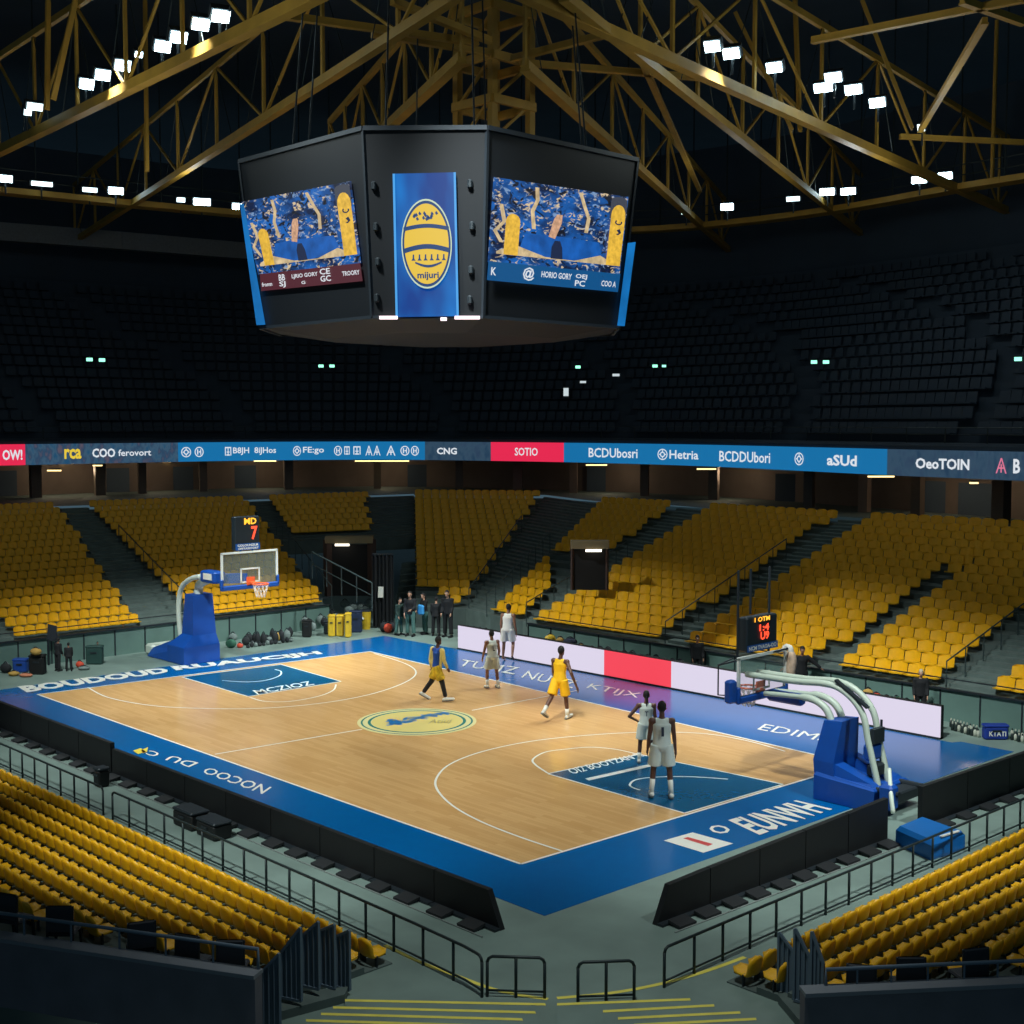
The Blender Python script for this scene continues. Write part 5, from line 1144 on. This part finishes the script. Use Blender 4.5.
# ------------------------------------------------------------------ equipment along the walls
def crate(px, py, w, h, d, mt, name, label, cat, group=None, lid=None):
    p = G(px, py); D = (p-CAM).dot(FW); W, Hh = w*D/FPX, h*D/FPX; dd = d*D/FPX; rot = Matrix.Rotation(YAW-math.pi/2, 3, 'Z')
    root = thing(name, label, cat, p, group); m = MB(); m.rbox(p+V((0, 0, Hh/2)), (W, dd, Hh), .04, rot); m.build('body', mt, root)
    m = MB(); m.rbox(p+V((0, 0, Hh+.02)), (W*1.04, dd*1.04, .07), .02, rot); m.build('lid', lid or mt, root)
    m = MB(); m.bar(p+rot @ V((-W*.2, -dd*.52, Hh*.7)), p+rot @ V((W*.2, -dd*.52, Hh*.7)), .03, .05); m.build('handle', M_DARK, root)
    return root
M_YC = mat('crate_yellow', (214, 176, 40), .5, var=.08); M_BC = mat('crate_blue', (24, 68, 150), .5); M_GC = mat('crate_green', (34, 66, 62), .6); M_NAVY = mat('bin_navy', (26, 42, 72), .6, var=.3)
crate(332, 636, 7, 20, 9, M_YC, 'storage_crate', 'yellow storage crate, leftmost of three in the far corner', 'crate', 'yellow crates')
crate(340.3, 636, 7, 20, 9, M_YC, 'storage_crate', 'yellow storage crate, middle of three in the far corner', 'crate', 'yellow crates')
crate(348.3, 637, 6, 23, 9, M_YC, 'storage_crate', 'tallest yellow storage crate, rightmost of three in the far corner', 'crate', 'yellow crates')
crate(356, 632, 12, 20, 9, M_NAVY, 'storage_bin', 'dark blue bin between the yellow crates and yellow bin', 'bin')
p = G(366, 629); D = (p-CAM).dot(FW)/FPX; root = thing('litter_bin', 'tapered yellow bin in the far corner by the black curtain', 'bin', p)
m = MB(); m.cone(p, p+V((0, 0, 18*D)), 4.2*D, 5.4*D, 16); m.build('body', M_YC, root); m = MB(); m.cone(p+V((0, 0, 18*D)), p+V((0, 0, 19.5*D)), 5.6*D, 5.2*D, 16); m.build('rim', M_DARK, root); m = MB(); m.bar(p+V((0, -5*D, 13*D)), p+V((2*D, -5*D, 10*D)), .1, .05); m.build('sticker', M_WHITE, root)
crate(327, 634, 6, 12, 6, M_DARK, 'equipment_case', 'dark case at the left of the yellow crates', 'case', 'dark cases'); crate(307, 637, 9, 16, 7, M_BLACK, 'equipment_case', 'black upright case behind the left baseline', 'case', 'dark cases')
crate(21, 672, 14, 12, 9, M_BC, 'cooler_box', 'blue cooler box at the foot of the left stand', 'cooler'); crate(38, 674, 15, 18, 10, M_BLACK, 'equipment_case', 'black case with a tan bag on top, left stand', 'case', 'dark cases')
crate(95, 664, 16, 17, 8, M_GC, 'equipment_case', 'tall dark green case with yellow sheet by the left stand', 'case', 'dark cases')
def bag(px, py, w, h, mt, label, z=0., group=None, name='kit_bag', cat='bag', cloth2=None):
    p = G(px, py, z); D = (p-CAM).dot(FW)/FPX; rot = Matrix.Rotation(YAW-math.pi/2+random.uniform(-.4, .4), 3, 'Z'); root = thing(name, label, cat, p, group)
    m = MB(); m.ell(p+V((0, 0, h*D*.5)), (w*D*.5, w*D*.32, h*D*.5), rot, 12, 8); m.build('body', mt, root, True)
    m = MB(); m.tube(catmull([p+rot @ V((-w*D*.3, 0, h*D*.8)), p+V((0, 0, h*D*1.15)), p+rot @ V((w*D*.3, 0, h*D*.8))], 3), .02, 5); m.build('strap', cloth2 or M_DARK, root)
    return root
TAN = mat('bag_tan', (176, 140, 70), .8, var=.2); RDC = mat('bag_red', (206, 74, 50), .7); GRB = mat('bag_green', (52, 104, 84), .8, var=.3); BKB = mat('bag_black', (30, 34, 38), .85, var=.3); GYB = mat('bag_grey', (112, 126, 124), .8, var=.3, scale=20.)
bag(36, 655, 12, 7, TAN, 'tan bag lying on the black case by the left stand', .63); bag(80, 668, 9, 7, RDC, 'red bag on the floor beside the people in black'); bag(84, 670, 12, 4, GYB, 'flat pale bag on the floor beside the red bag')
bag(6, 673, 13, 10, BKB, 'black kit bag at the left picture edge', group='bags by the left stand'); bag(14, 676, 12, 5, TAN, 'tan roll lying in front of the blue cooler', group='bags by the left stand'); bag(26, 677, 14, 4, mat('bag_coral', (190, 120, 90), .8), 'low coral coloured bag in front of the black case', group='bags by the left stand'); bag(2, 655, 8, 18, BKB, 'tall black bag at the left picture edge', group='bags by the left stand')
bag(231, 648, 11, 9, GRB, 'green bag at the left end of the heap behind the left hoop'); bag(240, 648, 7, 5, RDC, 'red bag in the heap behind the left hoop'); bag(233, 641, 9, 8, GYB, 'grey bag behind the green bag by the left hoop')
random.seed(21)
for i in range(16):
    t = i/15; c, cn_ = ((GYB, 'grey') if i % 6 == 2 else (TAN, 'tan') if i == 11 else (BKB, 'black'))
    bag(lerp(246, 290, t), lerp(646, 640, t)+random.uniform(-1, 1.5)-(i % 2)*2, random.uniform(6, 10), random.uniform(4, 11), c, '%s kit bag in the heap between left hoop and yellow crates, %s from the left' % (cn_, ordn(i+1)), group='heap of kit bags behind the left hoop')
for i in range(7): bag(lerp(345, 369, i/6), 614-2*abs(3-i)+4*(i % 2), 10, 8, GYB, 'pale grey bundle stacked behind the yellow bin, %s from the left' % ordn(i+1), .35+.1*(i % 2), group='pale bundles behind the yellow bin')
for i in range(9): bag(lerp(305, 336, i/8), 626-1.5*i+(i % 3)*4, 8, 9, BKB if i % 2 else GYB, 'dark bundle above the yellow crates, %s from the left' % ordn(i+1), .2, group='dark bundles above the crates')
for i in range(9): bag(lerp(462, 486, i/8), lerp(634, 637, i/8)+(i % 2)*3, 7, 8, BKB if i % 3 else GYB, '%s bag behind the left end of the display board, %s from the left' % ('black' if i % 3 else 'grey', ordn(i+1)), .25, group='bags behind the left end of the display board')
for i in range(3): bag(384+4*i, 632+(i == 1)*1, 9, 10, BKB if i != 1 else RDC, '%s bag on the floor under the black curtain, %s from the left' % ('black' if i != 1 else 'red', ordn(i+1)), group='bags under the black curtain')
# things along the top of the display board, standing behind it on a bench
bench = thing('bench', 'long low bench hidden behind the white display board', 'bench', (1.5, 9.0, 0))
m = MB(); m.rbox((1.5, 9.0, .55), (16.5, .45, .08), .02); m.build('seat', M_DARK, bench)
for x in (-6, -2, 2, 6, 9): m = MB(); m.box((x, 9.0, .26), (.08, .4, .52)); m.build('leg', M_DARK, bench)
def onb(px, w, h, mt, lab, grp=None, z=.59):
    a = G(px, 660, z); d = ray(px, 700); x = CAM.x+d.x*((9.0-CAM.y)/d.y); y = proj(V((x, 9.0, z)))[1]; return bag(px, y, w, h, mt, lab, z, grp)
onb(550, 12, 9, M_YC, 'yellow bag on the bench behind the white board'); onb(560, 9, 8, TAN, 'tan bag beside the yellow bag behind the board'); onb(570, 15, 9, mat('bag_navy', (26, 34, 54), .8, var=.6, scale=14.), 'navy bag with pale marks behind the white board'); onb(581, 7, 5, TAN, 'small tan bag right of the navy bag behind the board')
for i in range(12): onb(592+i*8, 9, 4+(i % 3), BKB, 'low black bag on the bench behind the board, %s right of the navy bag' % ordn(i+1), 'black bags on the bench')
for i, px in enumerate((868, 876, 886, 896, 906, 934)): onb(px, 11, (9, 6, 5, 6, 5, 4)[i], (TAN, RDC, GRB, GRB, BKB, BKB)[i], '%s bag near the right end of the display board, %s from the left' % (('tan', 'red', 'green', 'green', 'black', 'black')[i], ordn(i+1)), 'bags near the right end of the board')
for i in range(12): bag(lerp(248, 291, i/11), lerp(642, 636, i/11)+6, 4.5, 2.5+(i*7 % 4), (BKB, BKB, GYB)[i % 3], 'small %s bag at the front of the heap, %s from the left' % (('black', 'black', 'grey')[i % 3], ordn(i+1)), 0., 'heap of kit bags behind the left hoop')
for i in range(8): bag(2+i*5.5, 669-(i % 3)*4, 5, 7, (BKB, GYB, GRB)[i % 3], 'small %s bag in the clutter at the left edge, %s from the left' % (('black', 'grey', 'green')[i % 3], ordn(i+1)), 0., 'clutter at the left edge')
# bottle crates and the blue cooler bag to the right
BOT = mat('bottle_dark', (40, 52, 50), .3); BOTW = mat('bottle_pale', (188, 192, 176), .3)
def bottle(px, py, mt, lab, grp):
    p = G(px, py); D = (p-CAM).dot(FW)/FPX; root = thing('drink_bottle', lab, 'bottle', p, grp); h = 9*D; r = 1.7*D
    m = MB(); m.tube([p, p+V((0, 0, h*.6)), p+V((0, 0, h*.78)), p+V((0, 0, h*.8))], [r, r, r*.5, r*.4], 8); m.build('body', mt, root, True)
    m = MB(); m.tube([p+V((0, 0, h*.78)), p+V((0, 0, h))], r*.45, 8); m.build('cap', BOTW if mt is BOT else BOT, root)
random.seed(5)
for i in range(18): c = i % 9; bottle(951+c*3.2+(i//9)*1.5, 727+c*.9+(i//9)*3.2, BOTW if random.random() < .4 else BOT, 'drink bottle in the %s row by the right wall, %s from the left' % ('back' if i < 9 else 'front', ordn(c+1)), 'drink bottles by the right wall')
for i in range(8): c = i % 4; bottle(1012+c*3.4, 737+c*.9+(i//4)*3, BOTW if random.random() < .5 else BOT, 'drink bottle at the right picture edge, %s in the %s row' % (ordn(c+1), 'back' if i < 4 else 'front'), 'drink bottles at the right edge')
cb = crate(995, 739, 24, 13, 10, mat('bag_royal_blue', (18, 52, 140), .6), 'cooler_bag', 'royal blue cooler bag with white letters by the right wall', 'cooler bag')
q = G(995, 739); D = (q-CAM).dot(FW)/FPX; n = (V((CAM.x, CAM.y, 0))-V((q.x, q.y, 0))).normalized(); o = q-ffw*(5.6*D)
m = MB(); put_text(m, 'KTATI', [o+rfw*(-8*D)+V((0, 0, 9*D)), o+rfw*(9*D)+V((0, 0, 9*D)), o+rfw*(9*D)+V((0, 0, 4*D)), o+rfw*(-8*D)+V((0, 0, 4*D))], .03); m.build('lettering', M_WHITE, cb)
# black curtain beside the corner stairs with a paper notice
q = G(384, 628); D = (q-CAM).dot(FW)/FPX; cu = thing('black_curtain', 'tall black curtain hung beside the corner stairs, with a paper notice', 'curtain', q)
m = MB(); pts = []
for i in range(19): t = i/18; pts.append(q+rfw*(lerp(-11, 9.5, t)*D)+ffw*(.07*math.sin(i*1.9)))
m.loft([[p+V((0, 0, 1*D)) for p in pts]+[p+ffw*.08+V((0, 0, 1*D)) for p in reversed(pts)], [p+V((0, 0, 74*D)) for p in pts]+[p+ffw*.08+V((0, 0, 74*D)) for p in reversed(pts)]]); m.build('fabric', mat('curtain_black', (20, 24, 28), .95), cu)
m = MB(); m.tube([pts[0]+V((0, 0, 74*D)), pts[-1]+V((0, 0, 74*D))], .05, 6); m.build('rod', M_DARK, cu)
m = MB(); b_ = q-ffw*.12; m.slab([b_+rfw*(-5.5*D)+V((0, 0, 31*D)), b_+rfw*(-.2*D)+V((0, 0, 31*D)), b_+rfw*(0*D)+V((0, 0, 42*D)), b_+rfw*(-5*D)+V((0, 0, 42*D))], -ffw, .01); m.build('notice', M_WHITE, cu)
# dark board at the front of the left seats
q = G(52, 641, .8); D = (q-CAM).dot(FW)/FPX; bdk = thing('display_easel', 'dark upright board standing at the front row of the left stand', 'board', q)
m = MB(); m.slab([q+rfw*(-5*D), q+rfw*(5*D), q+rfw*(4.5*D)+V((0, 0, 15*D)), q+rfw*(-4*D)+V((0, 0, 17*D))], -ffw, .04); m.build('panel', M_DSEAT, bdk)
for s in (-4, 4): m = MB(); m.bar(q+rfw*(s*D)+V((0, 0, -.78)), q+rfw*(s*D)+V((0, 0, 2*D)), .05); m.build('leg', M_DARK, bdk)
# cases standing along the left boards
def case_at(x, y, sx, sy, sz, lab):
    root = thing('equipment_case', lab, 'case', (x, y, 0), 'dark cases'); m = MB(); m.rbox((x, y, sz*.42), (sx, sy, sz*.84), .03); m.build('body', M_BLACK, root)
    m = MB(); m.rbox((x, y, sz*.91), (sx*1.03, sy*1.03, sz*.17), .02); m.build('lid', M_DARK, root); m = MB(); m.bar((x-.1, y-sy*.53, sz*.6), (x+.1, y-sy*.53, sz*.6), .03, .04); m.build('handle', M_DARK, root)
p = G(150, 776); case_at(p.x, -8.45, .28, .25, .42, 'small upright black case behind the left boards'); p = G(305, 812); case_at(3.55, -8.5, .7, .4, .36, 'wide black case behind the left boards, farther one'); case_at(4.4, -8.5, .65, .4, .34, 'wide black case behind the left boards, nearer one')
# stair handrails of the stands
M_HR = mat('handrail_steel', (58, 74, 76), .5, .3)
def stair_rail(key, off, lab, t0=.0, t1=.62, n=9):
    a, b = LN[key]; d = V((1, 0, 0)) if key[0] != 'A' else V((0, 1, 0)); P = [lerp(a, b, lerp(t0, t1, i/(n-1)))+d*off+V((0, 0, lerp(Z0, ZB, lerp(t0, t1, i/(n-1))))) for i in range(n)]
    root = thing('stair_railing', lab, 'railing', P[0], 'stair railings of the stands'); m = MB(); m.tube([p+V((0, 0, .75)) for p in P], .022, 5); m.build('handrail', M_HR, root)
    for p in P: m = MB(); m.tube([p-V((0, 0, .1)), p+V((0, 0, .75))], .018, 5); m.build('post', M_HR, root)
stair_rail('A4', -.15, 'stair railing at the left edge of the seats behind the left hoop'); stair_rail('A5', .15, 'stair railing right of the seats behind the left hoop'); stair_rail('R1', .15, 'stair railing left of the wide stairs behind the display board'); stair_rail('R5', .15, 'stair railing left of the broad stairs at the right'); stair_rail('B0', -.2, 'stair railing right of the corner seat block', 0, .5); stair_rail('R0', -.2, 'stair railing left of the seats behind the walking person', 0, .5)
stair_rail('A7', .15, 'stair railing right of the narrow corner seats', 0, .6)
# stairs beside the tunnel in the far corner
m = MB(); a, b = G(330, 612, .5), G(373, 606, .5)
for k in range(9): m.prism([tuple(q)[:2] for q in (G(394, 618, 0)+ffw*(.45*k), G(424, 614, 0)+ffw*(.45*k), G(424, 614, 0)+ffw*(.45*k+.5), G(394, 618, 0)+ffw*(.45*k+.5))], 0, .2*(k+1))
struct('stair_floor', m, M_AISLE)
root = thing('stair_railing', 'sloping stair railing in front of the dark corner tunnel', 'railing', G(370, 606), 'stair railings of the stands')
q0, q1 = CAM+ray(312, 552)*48, CAM+ray(372, 583)*46; m = MB(); m.tube([q0, q1], .03, 6); m.build('handrail', M_HR, root); m = MB(); m.tube([q0-V((0, 0, .45)), q1-V((0, 0, .45))], .02, 6); m.build('lower_rail', M_HR, root)
for t in (0, .25, .5, .75, 1): q = lerp(q0, q1, t); m = MB(); m.tube([q, q-V((0, 0, 1.0))], .022, 5); m.build('post', M_HR, root)

# ------------------------------------------------------------------ light
def spot(loc, target, power, size, blend, col=(.93, 1., .97), rad=.5):
    l = bpy.data.lights.new('flood_and_fill_spot', 'SPOT'); l.energy = power; l.spot_size = R(size); l.spot_blend = blend; l.color = col; l.shadow_soft_size = rad  # serves the truss floodlights and the added fill spots alike
    o = bpy.data.objects.new('flood_and_fill_spot', l); COL.objects.link(o); o.location = loc; o.rotation_euler = (V(target)-V(loc)).to_track_quat('-Z', 'Y').to_euler(); return o
def lamps(pts): return sum([V(p) for p in pts], V((0, 0, 0)))/len(pts)
PW = 9000
la, lb = gr(200, 27, 18.6), gr(110, 72, 18.6); ra, rb = gr(735, 56, 18.6), gr(852, 90, 18.6)
spot(la, (-3, -1, 0), PW*.66, 55, 1.); spot(lb, (-6, 0, 0), PW*.66, 54, 1.); spot(ra, (2, 1, 0), PW*.66, 55, 1.); spot(rb, (1, 3, 0), PW*.66, 54, 1.)
for p, q in (((-9, -6, 19), (-7, 7.4, 0)), ((6.5, -7, 19), (3.5, 7.3, 0)), ((13, -5, 19), (11.5, 7.3, 0)), ((-2, -10, 19), (-11.4, -1, 0)), ((-1, 9, 17), (-11.6, 5, 0))): spot(p, q, PW*1.75, 40, 1.)  # added spots without fixtures, brightening the front rows of the far stands
spot((8, -18, 16), (5.5, -8.2, 0), PW*1.15, 33, 1.); spot((-2, -18, 16), (-3, -8, 0), PW*1.0, 32, 1.); spot((22, 0, 16), (12.6, -1, 0), PW*1.15, 34, 1.)  # added spots without fixtures for the front rows of the near stands
spot((16, -11, 17), (12.2, -7.2, 0), PW*.42, 50, 1.); spot((3, -9, 19), (-1.0, 1.0, 0), PW*.95, 60, 1.)  # added fill spots, one for the stairs and one for mid-court
def lamp(loc, power, col, rad=.3):
    l = bpy.data.lights.new('lamp_glow', 'POINT'); l.energy = power; l.color = col; l.shadow_soft_size = rad
    o = bpy.data.objects.new('lamp_glow', l); COL.objects.link(o); o.location = loc
for q in (gr(150, 85, 15.6), gr(60, 150, 15.6), gr(790, 110, 15.6), gr(900, 175, 15.6)): lamp(q, 190, (.9, 1, .95), 1.)
for px, py in ((116, 191), (201, 202), (727, 207), (838, 192), (932, 178)): lamp(G(px, py, 17.0)+ffw*-2, 80, (.9, 1, 1), .4)
for px in (62, 100, 163, 265, 380, 596, 706, 880, 930): P = outw(rib_at(px), 2.6); lamp((P.x, P.y, 5.4), 34, (1, .78, .52), .2)
w = bpy.data.worlds.new('arena_ambient_fill'); bpy.context.scene.world = w; w.use_nodes = True; bg = w.node_tree.nodes['Background']; bg.inputs['Color'].default_value = (.30, .55, .72, 1); bg.inputs['Strength'].default_value = .14  # bluish ambient fill added to lift the blacks, in place of haze

cam = bpy.data.cameras.new('camera'); co = bpy.data.objects.new('camera', cam); COL.objects.link(co); co.location = CAM
cam.sensor_width = 36; cam.lens = 36*FPX/1024; cam.clip_end = 400
co.rotation_euler = Matrix((RT, UP, -FW)).transposed().to_euler(); bpy.context.scene.camera = co
sc = bpy.context.scene; sc.view_settings.view_transform = 'Standard'; sc.view_settings.look = 'None'; sc.view_settings.gamma = 1; sc.view_settings.exposure = .18
try: sc.view_settings.use_curve_mapping = False; sc.cycles.use_denoising = True; sc.cycles.max_bounces = 6; sc.cycles.sample_clamp_indirect = 4
except Exception: pass
